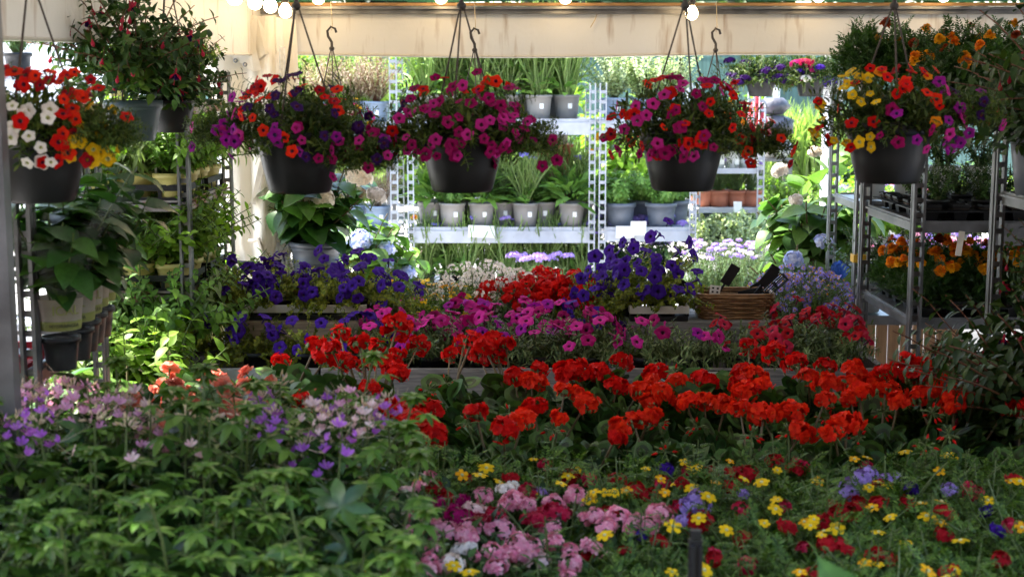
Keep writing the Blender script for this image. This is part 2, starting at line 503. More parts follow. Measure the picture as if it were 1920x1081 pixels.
def kidney(n=14):
    """scalloped round geranium leaf with a dark ring: material 0 leaf, 1 ring"""
    V, Q, T3, QM = [(0, 0, 0)], [], [], []
    rad = [.28, .62, 1.0]; zz = [.05, .13, .10]
    for r, z in zip(rad, zz):
        for k in range(n):
            a = math.radians(-160 + 320 * k / (n - 1))
            rr = r * (1 + (.07 if (k % 2 and r > .9) else 0)) * (1 - .1 * abs(a) / PI)
            V.append((rr * math.sin(a), rr * math.cos(a), z + .05 * math.sin(3 * a) * r))
    for k in range(n - 1):
        T3.append((0, 1 + k + 1, 1 + k))
        Q.append((1 + k, 1 + k + 1, 1 + n + k + 1, 1 + n + k)); QM.append(1)
        Q.append((1 + n + k, 1 + n + k + 1, 1 + 2 * n + k + 1, 1 + 2 * n + k)); QM.append(0)
    return T_(V, Q, T3, QM)


L_kidney = kidney()


def palmate(nl=6):
    b = MB()
    lf = leaf(.20, 'lance', 5, .3, .28)
    an = np.linspace(-2.35, 2.35, nl)
    for a in an:
        d = np.array([[math.sin(a), math.cos(a), -.12]])
        s = 1.0 - .13 * abs(a)
        b.many(lf, frames(d, [[0, 0, 1]]), np.array([[0, 0, 0]]), s)
    return b.tmpl()


L_palm = palmate()


def pinnate():
    b = MB()
    lf = leaf(.20, 'lance', 2, .2, .25)
    for i in range(5):
        t = .15 + .17 * i
        for sgn in (-1, 1):
            d = np.array([[sgn * .9, .75, 0]])
            b.many(lf, frames(d, [[0, 0, 1]]), np.array([[0, t, -.25 * t * t]]), .36 - .03 * i)
    b.many(lf, frames(np.array([[0, 1, -.3]]), [[0, 0, 1]]), np.array([[0, .85, -.2]]), .35)
    return b.tmpl()


L_pin = pinnate()


def rnd_unit(r, k):
    v = r.normal(size=(k, 3))
    return v / np.linalg.norm(v, axis=1, keepdims=True)


def dome(r, b, n, R, Hh, T, smin, smax, z0=0.0, out=.8, updir=.3, jit=.55, bias=.45, low=-.15, mi=0, rmin=.3, upn=.8):
    """n leaves through a half-ellipsoid of radius R and height Hh; returns nothing, adds to b"""
    d = rnd_unit(r, n); d[:, 2] = np.abs(d[:, 2]) * (1 - low) + low
    d /= np.linalg.norm(d, axis=1, keepdims=True)
    rf = rmin + (1 - rmin) * r.rand(n) ** bias
    bump = 1 + .16 * np.sin(5 * d[:, 0] + 3 * d[:, 1] + r.rand() * 6) + .10 * r.normal(size=n)
    p = d * (rf * bump)[:, None] * np.array([R, R, Hh]) + np.array([0, 0, z0])
    ax = d * out + rnd_unit(r, n) * jit + np.array([0, 0, updir])
    up = d * .5 + np.array([0, 0, upn]) + rnd_unit(r, n) * .35
    b.many(T, frames(ax, up), p, r.uniform(smin, smax, n), mi)


def stems(r, n, Ln, lean, droop, seg=6, r0=.02, lv=.25):
    out = []
    for i in range(n):
        az = r.rand() * 2 * PI
        le = lean * (.25 + .75 * r.rand())
        d = np.array([math.sin(le) * math.cos(az), math.sin(le) * math.sin(az), math.cos(le)])
        p = np.array([math.cos(az), math.sin(az), 0]) * r0 * r.rand()
        L = Ln * (1 - lv + 2 * lv * r.rand())
        pts = [p]
        for k in range(seg):
            d = d + np.array([r.normal() * .09, r.normal() * .09, -droop / seg + r.normal() * .03])
            d = d / np.linalg.norm(d)
            p = p + d * L / seg
            pts.append(p)
        out.append(np.array(pts))
    return out


def along(pts, t):
    x = t * (len(pts) - 1); i = min(int(x), len(pts) - 2); f = x - i
    return pts[i] * (1 - f) + pts[i + 1] * f, pts[i + 1] - pts[i]


def leafy(r, b, lines, T, per, smin, smax, t0=.15, mi=0, up=.8, taper=.35, pair=True, fwd=.35):
    P_, D_, U_, S_ = [], [], [], []
    for ln in lines:
        for k in range(per):
            t = t0 + (1 - t0) * (k + .5 * r.rand()) / per
            p, d = along(ln, min(t, 1))
            d = d / np.linalg.norm(d)
            a = r.rand() * 6.28
            e = np.cross(d, [math.cos(a), math.sin(a), .3]); e /= np.linalg.norm(e) + 1e-9
            for sg in ((1, -1) if pair else (1,)):
                P_.append(p); D_.append(e * sg + d * fwd + rnd_unit(r, 1)[0] * .2)
                U_.append(np.array([0, 0, up]) + d * .5 + rnd_unit(r, 1)[0] * .3)
                S_.append(r.uniform(smin, smax) * (1 - taper * t))
    b.many(T, frames(np.array(D_), np.array(U_)), np.array(P_), np.array(S_), mi)


def floret(T, k, tilt=.25):
    b = MB()
    for i in range(k):
        a = 2 * PI * i / k
        b.many(T, frames(np.array([[math.cos(a), math.sin(a), tilt]]), [[0, 0, 1]]), np.zeros((1, 3)), 1.0)
    return b.tmpl()


F5 = floret(P_round, 5)
F5t = floret(P_thin, 5, .15)
F5g = floret(leaf(.46, 'petal', 3, .2, .15, .05), 5, .35)
F4 = floret(leaf(.5, 'petal', 2, .15, .2), 4, .15)
F8 = floret(leaf(.26, 'petal', 3, .2, .15), 8, .12)
F13 = floret(leaf(.22, 'lance', 2, .1, .1), 13, .1)


def ball(r, n, R, T, s, zs=1.0, low=-.3, z0=0.0, jit=.25, nj=.0):
    """n florets over a ball or dome"""
    i = np.arange(n) + .5
    z = 1 - (1 - low) * i / n
    a = i * 2.39996 + r.rand() * 6
    q = np.sqrt(np.maximum(0, 1 - z * z))
    d = np.stack([q * np.cos(a), q * np.sin(a), z], 1) + r.normal(size=(n, 3)) * jit * .5
    d /= np.linalg.norm(d, axis=1, keepdims=True)
    p = d * np.array([R, R, R * zs]) * (1 + .14 * r.normal(size=(n, 1))) + np.array([0, 0, z0])
    # floret faces outwards: its +Z becomes d
    d = d + rnd_unit(r, n) * nj; d /= np.linalg.norm(d, axis=1, keepdims=True)
    t = np.cross(d, rnd_unit(r, n))
    Rr = frames(t, d)
    b = MB(); b.many(T, Rr, p, s * r.uniform(.8, 1.2, n))
    return b


def trumpet(R=1.0, throat=.30, depth=1.0, lobe=.12, ruff=.10, n=20, seed=0):
    """petunia: open funnel with five lobes facing +Z; 0 petal, 1 throat"""
    r = np.random.RandomState(seed)
    prof = [(.10, -depth), (.13, -depth * .55), (throat * .75, -depth * .2), (throat, -.06), (.62, .03), (.88, .0), (1.0, -.07)]
    ph = r.rand(3) * 6
    V, Q, QM = [], [], []
    for i, (rad, z) in enumerate(prof):
        for k in range(n):
            a = 2 * PI * k / n
            f = max(0, (rad - throat) / (1 - throat))
            rr = rad * R * (1 + lobe * f * math.cos(5 * a) + .04 * f * math.sin(2 * a + ph[0]))
            zz = z + ruff * f * (math.sin(5 * a + ph[1]) * .6 + math.sin(7 * a + ph[2]) * .4) + .10 * f * math.sin(a + ph[0])
            V.append((rr * math.cos(a), rr * math.sin(a), zz * R))
    for i in range(len(prof) - 1):
        for k in range(n):
            k2 = (k + 1) % n
            Q.append((i * n + k, i * n + k2, (i + 1) * n + k2, (i + 1) * n + k)); QM.append(1 if i < 3 else 0)
    return T_(V, Q, None, QM)


_cache = {}


def recol(me, *mats):
    key = (me.name,) + tuple(m.name for m in mats)
    if key not in _cache:
        c = me.copy()
        for i, m in enumerate(mats):
            if i < len(c.materials): c.materials[i] = m
        _cache[key] = c
    return _cache[key]


PET = []
for sd in range(4):
    b = MB(); b.add(trumpet(1, .26, 1.25, .10, .16, 20, sd)); PET.append(b.build('petunia_blossom', [M['magenta'], M['throat_d']]))
CAL = []
for sd in range(3):
    b = MB(); b.add(trumpet(1, .30, .9, .12, .08, 20, sd + 9)); CAL.append(b.build('calibrachoa_blossom', [M['magenta'], M['throat_y']]))


def geranium_head(seed, R=.028, stem=.17, n=22):
    r = np.random.RandomState(seed)
    b = ball(r, n, R, F5g, .0140, .70, -.3, 0, .8, .6)
    b.tube([(0, 0, 0), (.004, .003, -stem * .5), (0, 0, -stem)], .0028, .0034, 5, 1)
    # green bud stalks below the open florets
    for k in range(9):
        a = r.rand() * 6.28; e = np.array([math.cos(a), math.sin(a), -.1 - .5 * r.rand()]) * R * .95
        b.tube([(0, 0, -.006), e], .0012, .0016, 4, 2)
        b.lathe([(.0005, -.007), (.0035, -.002), (.003, .004), (.0005, .008)], 5, e, mi=2)
    return b


GH = {}
for cn in ('red', 'orange_red'):
    GH[cn] = [geranium_head(s, R, .19, n).build('geranium_head', [M[cn], M['brownstem'], M['stem']]) for s, R, n in ((1, .027, 26), (2, .020, 15), (3, .030, 31), (4, .026, 20))]


def bud_cluster():
    r = np.random.RandomState(5); b = MB()
    b.tube([(0, 0, -.15), (.003, 0, -.07), (0, 0, 0)], .0028, .0024, 5, 0)
    for k in range(14):
        d = rnd_unit(r, 1)[0]; d[2] = d[2] * .8 - .1; e = d * .02
        b.tube([(0, 0, 0), e], .001, .001, 4, 0)
        fr = frames([np.cross(d, [.3, .2, .9])], [d])[0]
        b.lathe([(.0005, -.003), (.0032, .001), (.0028, .006), (.0004, .012)], 6, e, fr, mi=1 if k % 3 == 0 else 0)
    return b.build('bud_cluster', [M['stem'], M['red']])


BUDS = bud_cluster()


def cluster(seed, n, R, s, cn, T=F5, zs=.45, stem=.06, low=.0):
    r = np.random.RandomState(seed)
    b = ball(r, n, R, T, s, zs, low, 0, .5, .22)
    if stem: b.tube([(0, 0, R * .3), (0, 0, -stem)], .0018, .0018, 4, 1)
    return b.build('flower_cluster', [M[cn], M['stem']])


VB = {}
for cn in ('pink', 'pale_pink', 'white', 'hot_magenta', 'deep_red', 'lilac', 'purple', 'crimson', 'red'):
    VB[cn] = [cluster(s, n, R, .0112, cn, F5t) for s, n, R in ((1, 17, .024), (2, 11, .019), (3, 22, .029))]


def daisy(cn, T=F5, s=.022, eye='throat_y', er=.0045, stem=.07):
    b = MB(); b.add(T, None, (0, 0, 0), s)
    b.lathe([(er, -.001), (er, .002), (er * .6, .0042), (.0003, .005)], 8, mi=1)
    b.tube([(0, 0, 0), (.002, .001, -stem * .5), (0, 0, -stem)], .0012, .0014, 4, 2)
    return b.build('daisy_flower', [M[cn], M[eye], M['stem']])


BID = [daisy('yellow', floret(leaf(.36, 'petal', 3, .2, .15), 5, .12), .019, 'throat_g'),
       daisy('yellow', floret(leaf(.36, 'petal', 3, .2, .4), 6, .35), .018, 'throat_g'),
       daisy('gold', floret(leaf(.36, 'petal', 3, .2, .15), 5, .12), .018, 'throat_g')]
AST = [daisy('aster', F13, .014, 'throat_y', .0035, .05), daisy('aster', F13, .011, 'throat_y', .003, .05)]
GAI = [daisy('gold', F13, .026, 'rust', .013, .1)]


def rosette(layers, R, cn, name, T, stem=.05, cup=.9, sm='stem'):
    """layered round flower (begonia, marigold): rings of petals, steeper to the centre"""
    r = np.random.RandomState(len(name) + layers); b = MB()
    for l in range(layers):
        f = l / max(1, layers - 1)
        k = max(4, int(10 - 5 * f))
        for i in range(k):
            a = 2 * PI * i / k + l * .7 + r.rand() * .3
            el = .08 + cup * f + r.normal() * .12
            d = np.array([[math.cos(a) * math.cos(el), math.sin(a) * math.cos(el), math.sin(el)]])
            b.many(T, frames(d, [[-math.cos(a) * .5, -math.sin(a) * .5, 1]]), np.array([[0, 0, .003 * l]]), R * (1 - .45 * f) * r.uniform(.88, 1.1))
    b.tube([(0, 0, 0), (0, 0, -stem)], .002, .0022, 5, 1)
    return b.build(name, [M[cn], M[sm]])


BEG = [rosette(4, .030, 'peach', 'begonia_flower', leaf(.55, 'petal', 3, .3, .1)), rosette(3, .024, 'peach', 'begonia_blossom', leaf(.55, 'petal', 3, .35, .05))]
MAR = {c: [rosette(6, .023, c, 'marigold_' + c, leaf(.42, 'petal', 2, .3, .35, .04), .06, 1.1), rosette(5, .019, c, 'marigold_small_' + c, leaf(.42, 'petal', 2, .3, .35, .04), .05, 1.2)] for c in ('orange', 'gold', 'rust')}


def hyd_head(cn, R=.075, n=70, seed=0):
    r = np.random.RandomState(seed)
    b = ball(r, n, R, F4, .021, .62, .0, 0, .3)
    b.tube([(0, 0, R * .4), (0, 0, -.10)], .003, .004, 5, 1)
    return b.build('hydrangea_head', [M[cn], M['stem']])


HYD = {c: [hyd_head(c, .058, 60, 1), hyd_head(c, .046, 42, 2)] for c in ('white', 'cream', 'blue_hyd', 'deep_blue')}


def cleome_head(seed, cn, ratio=1.0):
    r = np.random.RandomState(seed); b = MB()
    pt = leaf(.19, 'petal', 3, .3, .3)
    nfl = int(11 * ratio)
    for k in range(nfl):
        a = k * 2.4 + r.rand() * .5; z = -.055 + .075 * k / max(1, nfl - 1); rr = .042 - .018 * k / nfl
        e = np.array([math.cos(a) * rr, math.sin(a) * rr, z + .012])
        b.tube([(0, 0, z - .005), e], .0009, .0008, 4, 1)
        out = np.array([math.cos(a), math.sin(a), .35]); out /= np.linalg.norm(out)
        side = np.cross(out, [0, 0, 1.0]); up = np.cross(side, out)
        for q in (-.9, -.32, .32, .9):
            d = up * math.cos(q) + side * math.sin(q) + out * .35
            b.many(pt, frames([d], [out]), [e], r.uniform(.015, .023), 0)
        for q in range(3):
            w = out + r.normal(size=3) * .35
            b.tube([e, e + w * .018, e + w * .033 + np.array([0, 0, .006])], .0005, .0004, 3, 2)
    for k in range(16):
        d = rnd_unit(r, 1)[0]; d[2] = abs(d[2]) + .25; d /= np.linalg.norm(d)
        e = np.array([0, 0, .02]) + d * r.uniform(.012, .032)
        fr = frames([np.cross(d, [.3, .2, .9])], [d])[0]
        b.lathe([(.0004, -.005), (.0021, 0), (.0018, .005), (.0004, .009)], 5, e, fr, mi=2)
    b.tube([(0, 0, .025), (0, 0, -.05), (0, 0, -.16)], .0022, .003, 5, 1)
    return b.build('cleome_head', [M[cn], M['stem'], M['cleome_bud']])


CLE = {c: [cleome_head(s, c, q) for s, q in ((1, 1.0), (2, .7), (3, 1.25))] for c in ('cleome_violet', 'cleome_pink', 'pale_pink')}
CLEBUD = cleome_head(8, 'pale_pink', .15)


def fuchsia_bud():
    b = MB()
    b.tube([(0, 0, .045), (.004, 0, .02), (0, 0, 0)], .0009, .0009, 4, 1)
    b.lathe([(.001, .004), (.0035, .0), (.0026, -.003), (.0060, -.008), (.0072, -.013), (.005, -.019), (.0006, -.023)], 8)
    return b.build('fuchsia_bud', [M['crimson'], M['redstem']])


def fuchsia_bell():
    b = MB(); r = np.random.RandomState(3)
    b.tube([(0, 0, .05), (.004, 0, .02), (0, 0, 0)], .0009, .0009, 4, 1)
    b.lathe([(.001, .004), (.004, 0), (.0045, -.012), (.006, -.016)], 8)
    sp = leaf(.17, 'lance', 3, .2, .2)
    for k in range(4):
        a = k * PI / 2 + .3
        b.many(sp, frames([[math.cos(a), math.sin(a), -.45]], [[0, 0, 1]]), [[0, 0, -.014]], .034)
    cp = leaf(.42, 'petal', 2, .3, -.1)
    for k in range(6):
        a = k * PI / 3
        b.many(cp, frames([[math.cos(a) * .35, math.sin(a) * .35, -1]], [[math.cos(a), math.sin(a), .3]]), [[0, 0, -.014]], .024, 2)
    for k in range(3):
        b.tube([(0, 0, -.015), (.004 * (k - 1), .003, -.055)], .0006, .0006, 3, 0)
    return b.build('fuchsia_flower', [M['crimson'], M['redstem'], M['dark_purple']])


FUB, FUF = fuchsia_bud(), fuchsia_bell()
STA = [cluster(s, 26, .035, .009, 'statice', F5t, .25, .12, .2) for s in (4, 5)]
YBALL = cluster(6, 22, .016, .012, 'yellow', F5, 1.0, .2, -.8)
STAP = [cluster(7, 26, .040, .010, 'lilac', F5t, .3, .1, .2)]


# ------------------------------------------------------------------ pots and trays
def pot_mesh(name, r0, r1, h, mat, rim=.008, ribs=0, n=24, soil=True, lab=False):
    b = MB()
    prof = [(.002, .002), (r0, .0), (r0 + (r1 - r0) * .5, h * .5), (r1 - rim * .3, h - rim * 2.2), (r1 + rim * .5, h - rim * 2.0), (r1 + rim * .5, h), (r1 - rim * .4, h), (r1 - rim * .5, h - .012)]
    if ribs:
        prof = [(.002, .002), (r0, 0)]
        for i in range(ribs):
            t = (i + .5) / ribs
            rr = r0 + (r1 - r0) * t
            prof += [(rr - .001, h * t - .006), (rr + .003, h * t - .004), (rr + .003, h * t + .004), (rr - .001, h * t + .006)]
        prof += [(r1, h - .02), (r1 + .008, h - .018), (r1 + .008, h), (r1 - .004, h), (r1 - .006, h - .012)]
    b.lathe(prof, n)
    if soil: b.lathe([(r1 - rim * .5, h - .012), (r1 * .5, h - .006), (.001, h - .004)], n, mi=1)
    return b.build(name, [mat, M['soil']])


POT = {
    'black': pot_mesh('black_pot', .042, .055, .10, M['black_plastic']),
    'yellow': pot_mesh('yellow_pot', .042, .057, .085, M['yellow_plastic']),
    'taupe': pot_mesh('taupe_pot', .075, .092, .17, M['taupe_plastic']),
    'slate': pot_mesh('slate_pot', .085, .108, .17, M['grey_plastic'], .014),
    'blue': pot_mesh('blue_pot', .07, .09, .15, M['blue_plastic']),
    'white': pot_mesh('white_pot', .042, .055, .12, M['white_plastic']),
    'terracotta': pot_mesh('terracotta_trough', .07, .085, .12, M['terracotta'], .01),
    'big': pot_mesh('ribbed_pot', .088, .105, .17, M['grey_plastic'], .008, 3, 32),
    'small': pot_mesh('small_black_pot', .026, .034, .06, M['black_plastic'], .004, 0, 16),
}
b = MB()
b.box((0, 0, 0), (.028, .002, .036)); LABEL = b.build('pot_label', M['card'], False)


def tray_mesh(name, W, D, Hh, mat, cols, rows, rimmat=None, lip=.012):
    """carrier tray: rim, ladder-like sides, floor with cross bars"""
    b = MB(); t = .004
    for sy in (-1, 1):
        b.box((0, sy * (D / 2 - t / 2), Hh - .012), (W + lip, t + lip * (1 if rimmat else .4), .024), mi=1 if rimmat else 0)
        b.box((0, sy * (D / 2 - t / 2), .008), (W, t, .016))
        for i in range(cols + 1):
            b.box((-W / 2 + W * i / cols * .985 + .004, sy * (D / 2 - t / 2 - .0015), Hh / 2), (.014, t, Hh - .03))
    for sx in (-1, 1):
        b.box((sx * (W / 2 - t / 2), 0, Hh - .012), (t + lip * (1 if rimmat else .4), D - .02, .0235), mi=1 if rimmat else 0)
        b.box((sx * (W / 2 - t / 2), 0, .0085), (t, D - .01, .016))
        for i in range(rows + 1):
            b.box((sx * (W / 2 - t / 2 - .0015), -D / 2 + D * i / rows * .96 + .01, Hh / 2), (t, .014, Hh - .03))
    
    for i in range(9): b.box((0, -D / 2 + .02 + (D - .04) * i / 8, .003), (W - .012, .008, .004))
    return b.build(name, [mat, rimmat or mat], False)


TRAY_H = tray_mesh('carrier_tray', .40, .30, .065, M['black_plastic'], 4, 3)
TRAY_W = tray_mesh('pale_rimmed_tray', .39, .26, .05, M['black_plastic'], 4, 3, M['tray_white'])


def plug_tray():
    b = MB()
    W, D, Hh = .36, .26, .05
    for i in range(4):
        for j in range(3):
            x = -W / 2 + W * (i + .5) / 4; y = -D / 2 + D * (j + .5) / 3
            b.lathe([(.001, 0), (.024, .0), (.036, Hh), (.041, Hh), (.041, Hh - .006)], 4, (x, y, 0), np.array(Matrix.Rotation(PI / 4, 3, 'Z')))
            b.box((x, y, Hh - .012), (.055, .055, .004), mi=1)
    b.box((0, 0, .030), (W, D, .003))
    return b.build('plug_tray', [M['black_plastic'], M['soil']], False)


PLUG = plug_tray()


# ------------------------------------------------------------------ foliage prototypes
def fol(name, mats, fn, seed):
    r = np.random.RandomState(seed); b = MB(); fn(r, b)
    return b.build(name, mats)


def f_cleome(r, b):
    ls = stems(r, 9, .40, .30, .0, 6, .05, .18)
    for l in ls: b.tube(l, .0036, .002, 5, 1)
    P_, D_, U_, S_, Y_ = [], [], [], [], []
    for ln in ls:
        for k in range(5):
            a = k * 1.6 + r.rand(); o = np.array([math.cos(a), math.sin(a), .5])
            P_.append(ln[-1]); D_.append(o); U_.append(np.array([0, 0, 1.0])); S_.append(r.uniform(.026, .042)); Y_.append(True)
        for k in range(15):
            t = .12 + .86 * k / 15
            p, d = along(ln, t); a = k * 2.4 + r.rand()
            o = np.array([math.cos(a), math.sin(a), .35 - .5 * r.rand()]); o /= np.linalg.norm(o)
            plen = .075 * (1.05 - .6 * t) * r.uniform(.7, 1.2)
            q = p + o * plen + np.array([0, 0, .01])
            b.tube([p, p * .5 + q * .5 + np.array([0, 0, .008]), q], .0013, .0011, 3, 1)
            P_.append(q); D_.append(o + np.array([0, 0, -.12])); U_.append(np.array([0, 0, 1.2]) + o * .45 + r.normal(size=3) * .28)
            S_.append(r.uniform(.046, .070) * (1.12 - .5 * t)); Y_.append(t > .66)
    Y_ = np.array(Y_); FR = frames(D_, U_); P_ = np.array(P_); S_ = np.array(S_)
    b.many(L_palm, FR[~Y_], P_[~Y_], S_[~Y_]); b.many(L_palm, FR[Y_], P_[Y_], S_[Y_], 2)
    dome(r, b, 40, .15, .36, L_palm, .045, .068, .02, .9, .05, .4, upn=1.1)


CLEF = [fol('cleome_foliage', [M['cleome_leaf'], M['stem'], M['cleome_young']], f_cleome, s) for s in (1, 2, 3)]


def f_geranium(r, b):
    n = 150
    d = rnd_unit(r, n); d[:, 2] = np.abs(d[:, 2]) * 1.1 - .1
    p = d * np.array([.115, .115, .13]) * r.uniform(.55, 1.08, (n, 1))
    for q in p[::2]: b.tube([(0, 0, .0), q * .5 + np.array([0, 0, .02]), q], .0025, .0016, 4, 2)
    b.many(L_kidney, frames(d + rnd_unit(r, n) * .7, d * .75 + np.array([0, 0, .7]) + rnd_unit(r, n) * .35), p, r.uniform(.016, .033, n))


GERF = [fol('geranium_foliage', [M['gera_leaf'], M['gera_zone'], M['stem']], f_geranium, s) for s in (1, 2, 3)]


def simple(mat, T, n, R, Hh, s0, s1, **k):
    def fn(r, b): dome(r, b, n, R, Hh, T, s0, s1, **k)
    return fn


def stalks(mat_i, T, ns, Ln, lean, droop, per, s0, s1, rad=.0022, extra=None, **k):
    def fn(r, b):
        ls = stems(r, ns, Ln, lean, droop)
        for l in ls: b.tube(l, rad, rad * .6, 4, 1)
        leafy(r, b, ls, T, per, s0, s1, **k)
        if extra: extra(r, b)
    return fn


BIDF = [fol('bidens_foliage', [M['bidens_leaf'], M['stem']], stalks(0, L_pin, 34, .17, 1.0, .45, 8, .034, .050, extra=lambda r, b: dome(r, b, 110, .12, .13, L_pin, .034, .05, 0, .7, .4, .6)), s) for s in (1, 2, 3)]
VERF = [fol('verbena_foliage', [M['verbena_leaf'], M['stem']], stalks(0, L_lance, 36, .16, 1.05, .45, 9, .028, .042, extra=lambda r, b: dome(r, b, 120, .12, .12, L_ovate, .02, .034, 0, .7, .4, .6)), s) for s in (1, 2)]
PETF = [fol('petunia_foliage', [M['petunia_leaf'], M['stem']], stalks(0, L_lance, 34, .15, 1.3, .5, 11, .024, .036), s) for s in (1, 2, 3)]
LIMF = [fol('lime_foliage', [M['lime_leaf'], M['stem']], stalks(0, L_round, 34, .19, 1.35, .9, 15, .014, .022), s) for s in (1, 2, 3)]
EUPF = [fol('euphorbia_foliage', [M['rack_leaf'], M['stem']], stalks(0, L_slim, 46, .17, 1.2, .3, 10, .016, .026), s) for s in (1,)]
ASTF = [fol('aster_foliage', [M['bidens_leaf'], M['stem']], stalks(0, L_slim, 40, .17, 1.1, .3, 10, .02, .03), s) for s in (1,)]
BEGF = [fol('begonia_foliage', [M['gera_leaf'], M['stem']], simple(0, L_broad, 70, .11, .12, .03, .055), s) for s in (1, 2)]
CALF = [fol('calibrachoa_foliage', [M['cali_leaf'], M['stem']],
        stalks(0, L_lance, 90, .162, 1.4, .85, 15, .017, .030, .0012,
               extra=lambda r, b: dome(r, b, 1000, .15, .10, L_lance, .016, .030, .0, .8, .2, .7)), s) for s in (1, 2, 3)]


def f_fuchsia(big=1.0):
    def fn(r, b):
        ls = stems(r, 40, .25 * big, 1.0, .65, 8, .03)
        for l in ls: b.tube(l, .0026, .0012, 4, 1)
        leafy(r, b, ls, L_ovate, 12, .022, .036, .1, taper=.25)
        dome(r, b, 850, .18 * big, .19 * big, L_ovate, .020, .036, 0, .7, .1, .6)
    return fn


FUCF = [fol('fuchsia_foliage', [M['fuchsia_leaf'], M['redstem']], f_fuchsia(), s) for s in (1, 2, 3)]
HERB = [
    fol('basil_foliage', [M['herb_leaf'], M['stem']], stalks(0, L_ovate, 22, .20, .72, .15, 8, .036, .062), 1),
    fol('mint_foliage', [M['mint_leaf'], M['stem']], stalks(0, L_ovate, 34, .20, .9, .35, 10, .024, .038), 2),
    fol('sage_foliage', [M['sage_leaf'], M['stem']], stalks(0, L_lance, 30, .20, .95, .6, 9, .036, .056), 3),
    fol('balm_foliage', [M['herb_leaf'], M['stem']], stalks(0, L_round, 34, .19, .9, .4, 9, .024, .036), 4),
    fol('thyme_foliage', [M['sage_leaf'], M['stem']], stalks(0, L_slim, 52, .16, .95, .35, 12, .012, .018), 5),
]
HERBN = ['bushy basil', 'fresh green mint', 'pale grey-green sage', 'round-leaved lemon balm', 'fine-leaved thyme']
HERBC = ['herb'] * 5
MARF = [fol('marigold_foliage', [M['mari_leaf'], M['stem']], stalks(0, L_pin, 16, .12, .8, .1, 8, .036, .055, extra=lambda r, b: dome(r, b, 420, .12, .15, L_pin, .045, .065, 0, .7, .4, .6)), s) for s in (1, 2)]


def f_hyd(r, b):
    ls = stems(r, 17, .34, .75, .15, 6, .05)
    for l in ls: b.tube(l, .005, .0035, 5, 1)
    leafy(r, b, ls, L_broad, 4, .11, .15, .25, taper=.15, up=.9)


HYDF = [fol('hydrangea_foliage', [M['hyd_leaf'], M['brownstem']], f_hyd, s) for s in (1, 2)]
HYDL = [fol('hydrangea_leaves', [M['hyd_light'], M['brownstem']], f_hyd, s) for s in (3, 4)]
HYDT = [fol('tall_hydrangea_leaves', [M['hyd_light'], M['brownstem']], lambda r, b: (f_hyd(r, b), dome(r, b, 60, .20, .50, L_broad, .09, .13, 0, .7, .1, .6)), s) for s in (5, 6)]


def f_sleeve(r, b):
    ls = stems(r, 9, .44, .45, .1, 6, .02)
    for l in ls: b.tube(l, .004, .0025, 5, 1)
    leafy(r, b, ls, L_broad, 6, .085, .14, .3, taper=.1, up=.6)


SLEF = [fol('sleeved_foliage', [M['hyd_leaf'], M['stem']], f_sleeve, s) for s in (1, 2, 3)]


def f_gerbera(r, b):
    dome(r, b, 70, .10, .13, L_lobed, .11, .18, 0, .9, .35, .4, low=.05)


def f_reed(r, b):
    dome(r, b, 22, .08, .08, L_lobed, .08, .13, 0, .9, .3, .4, low=.05)
    ls = stems(r, 46, .34, .45, .1, 6, .03)
    for l in ls:
        b.tube(l, .0042, .003, 5, 1)
        for q in (.55, .72):
            p, d = along(l, q); o = rnd_unit(r, 1)[0] * .7 + np.array([0, 0, .9])
            b.tube([p, p + o * .05, p + o * .09 + np.array([0, 0, .03])], .003, .0022, 4, 1)
    leafy(r, b, ls, L_slim, 3, .03, .06, .4, 1)


LOBF = [fol('lobed_foliage', [M['rack_leaf'], M['reed_leaf']], f_gerbera, s) for s in (1, 2)]
REEF = [fol('reedy_foliage', [M['rack_leaf'], M['reed_leaf']], f_reed, s) for s in (1, 2, 3)]
GERNF = [fol('cut_leaf_foliage', [M['rack_leaf'], M['stem']], stalks(0, L_palm, 24, .17, .85, .3, 5, .04, .06), s) for s in (1, 2)]
DRYF = [fol('dusky_foliage', [M['dry_leaf'], M['redstem']], stalks(0, L_slim, 60, .30, .7, .15, 14, .03, .05), s) for s in (1, 2)]
SPIF = [fol('pale_spiky_foliage', [M['silver_leaf'], M['stem']], stalks(0, L_round, 60, .30, .8, .1, 14, .018, .028), s) for s in (1, 2)]
LAVF = [fol('lavender_foliage', [M['lav_leaf'], M['stem']], stalks(0, L_slim, 70, .22, .6, .0, 10, .024, .036), s) for s in (1, 2)]
SILF = [fol('silvery_foliage', [M['silver_leaf'], M['stem']], stalks(0, L_round, 34, .20, 1.1, 1.2, 12, .022, .034), s) for s in (1, 2)]
TRAF = [fol('trailing_silver_foliage', [M['silver_leaf'], M['stem']], stalks(0, L_round, 34, .42, 1.5, 2.4, 16, .026, .040), s) for s in (1, 2)]
LIMEB = [fol('shrub_foliage', [M['herb_leaf'], M['stem']], stalks(0, L_ovate, 46, .36, 1.0, .3, 12, .035, .055), s) for s in (1, 2)]
DARKF = [fol('dark_foliage', [M['mari_leaf'], M['stem']], stalks(0, L_ovate, 30, .28, .9, .3, 9, .03, .05), s) for s in (1, 2)]
SHRF = [fol('small_shrub_foliage', [M['verbena_leaf'], M['stem']], stalks(0, L_ovate, 26, .17, .75, .2, 10, .018, .03), s) for s in (1, 2)]
GRAF = [fol('grass_tuft', [M['reed_leaf']], lambda r, b: dome(r, b, 220, .05, .05, L_grass, .25, .55, 0, .45, 1.0, .25, low=.1), 1)]


def tilt(x=0, y=0):
    return Matrix.Rotation(x, 4, 'X') @ Matrix.Rotation(y, 4, 'Y')


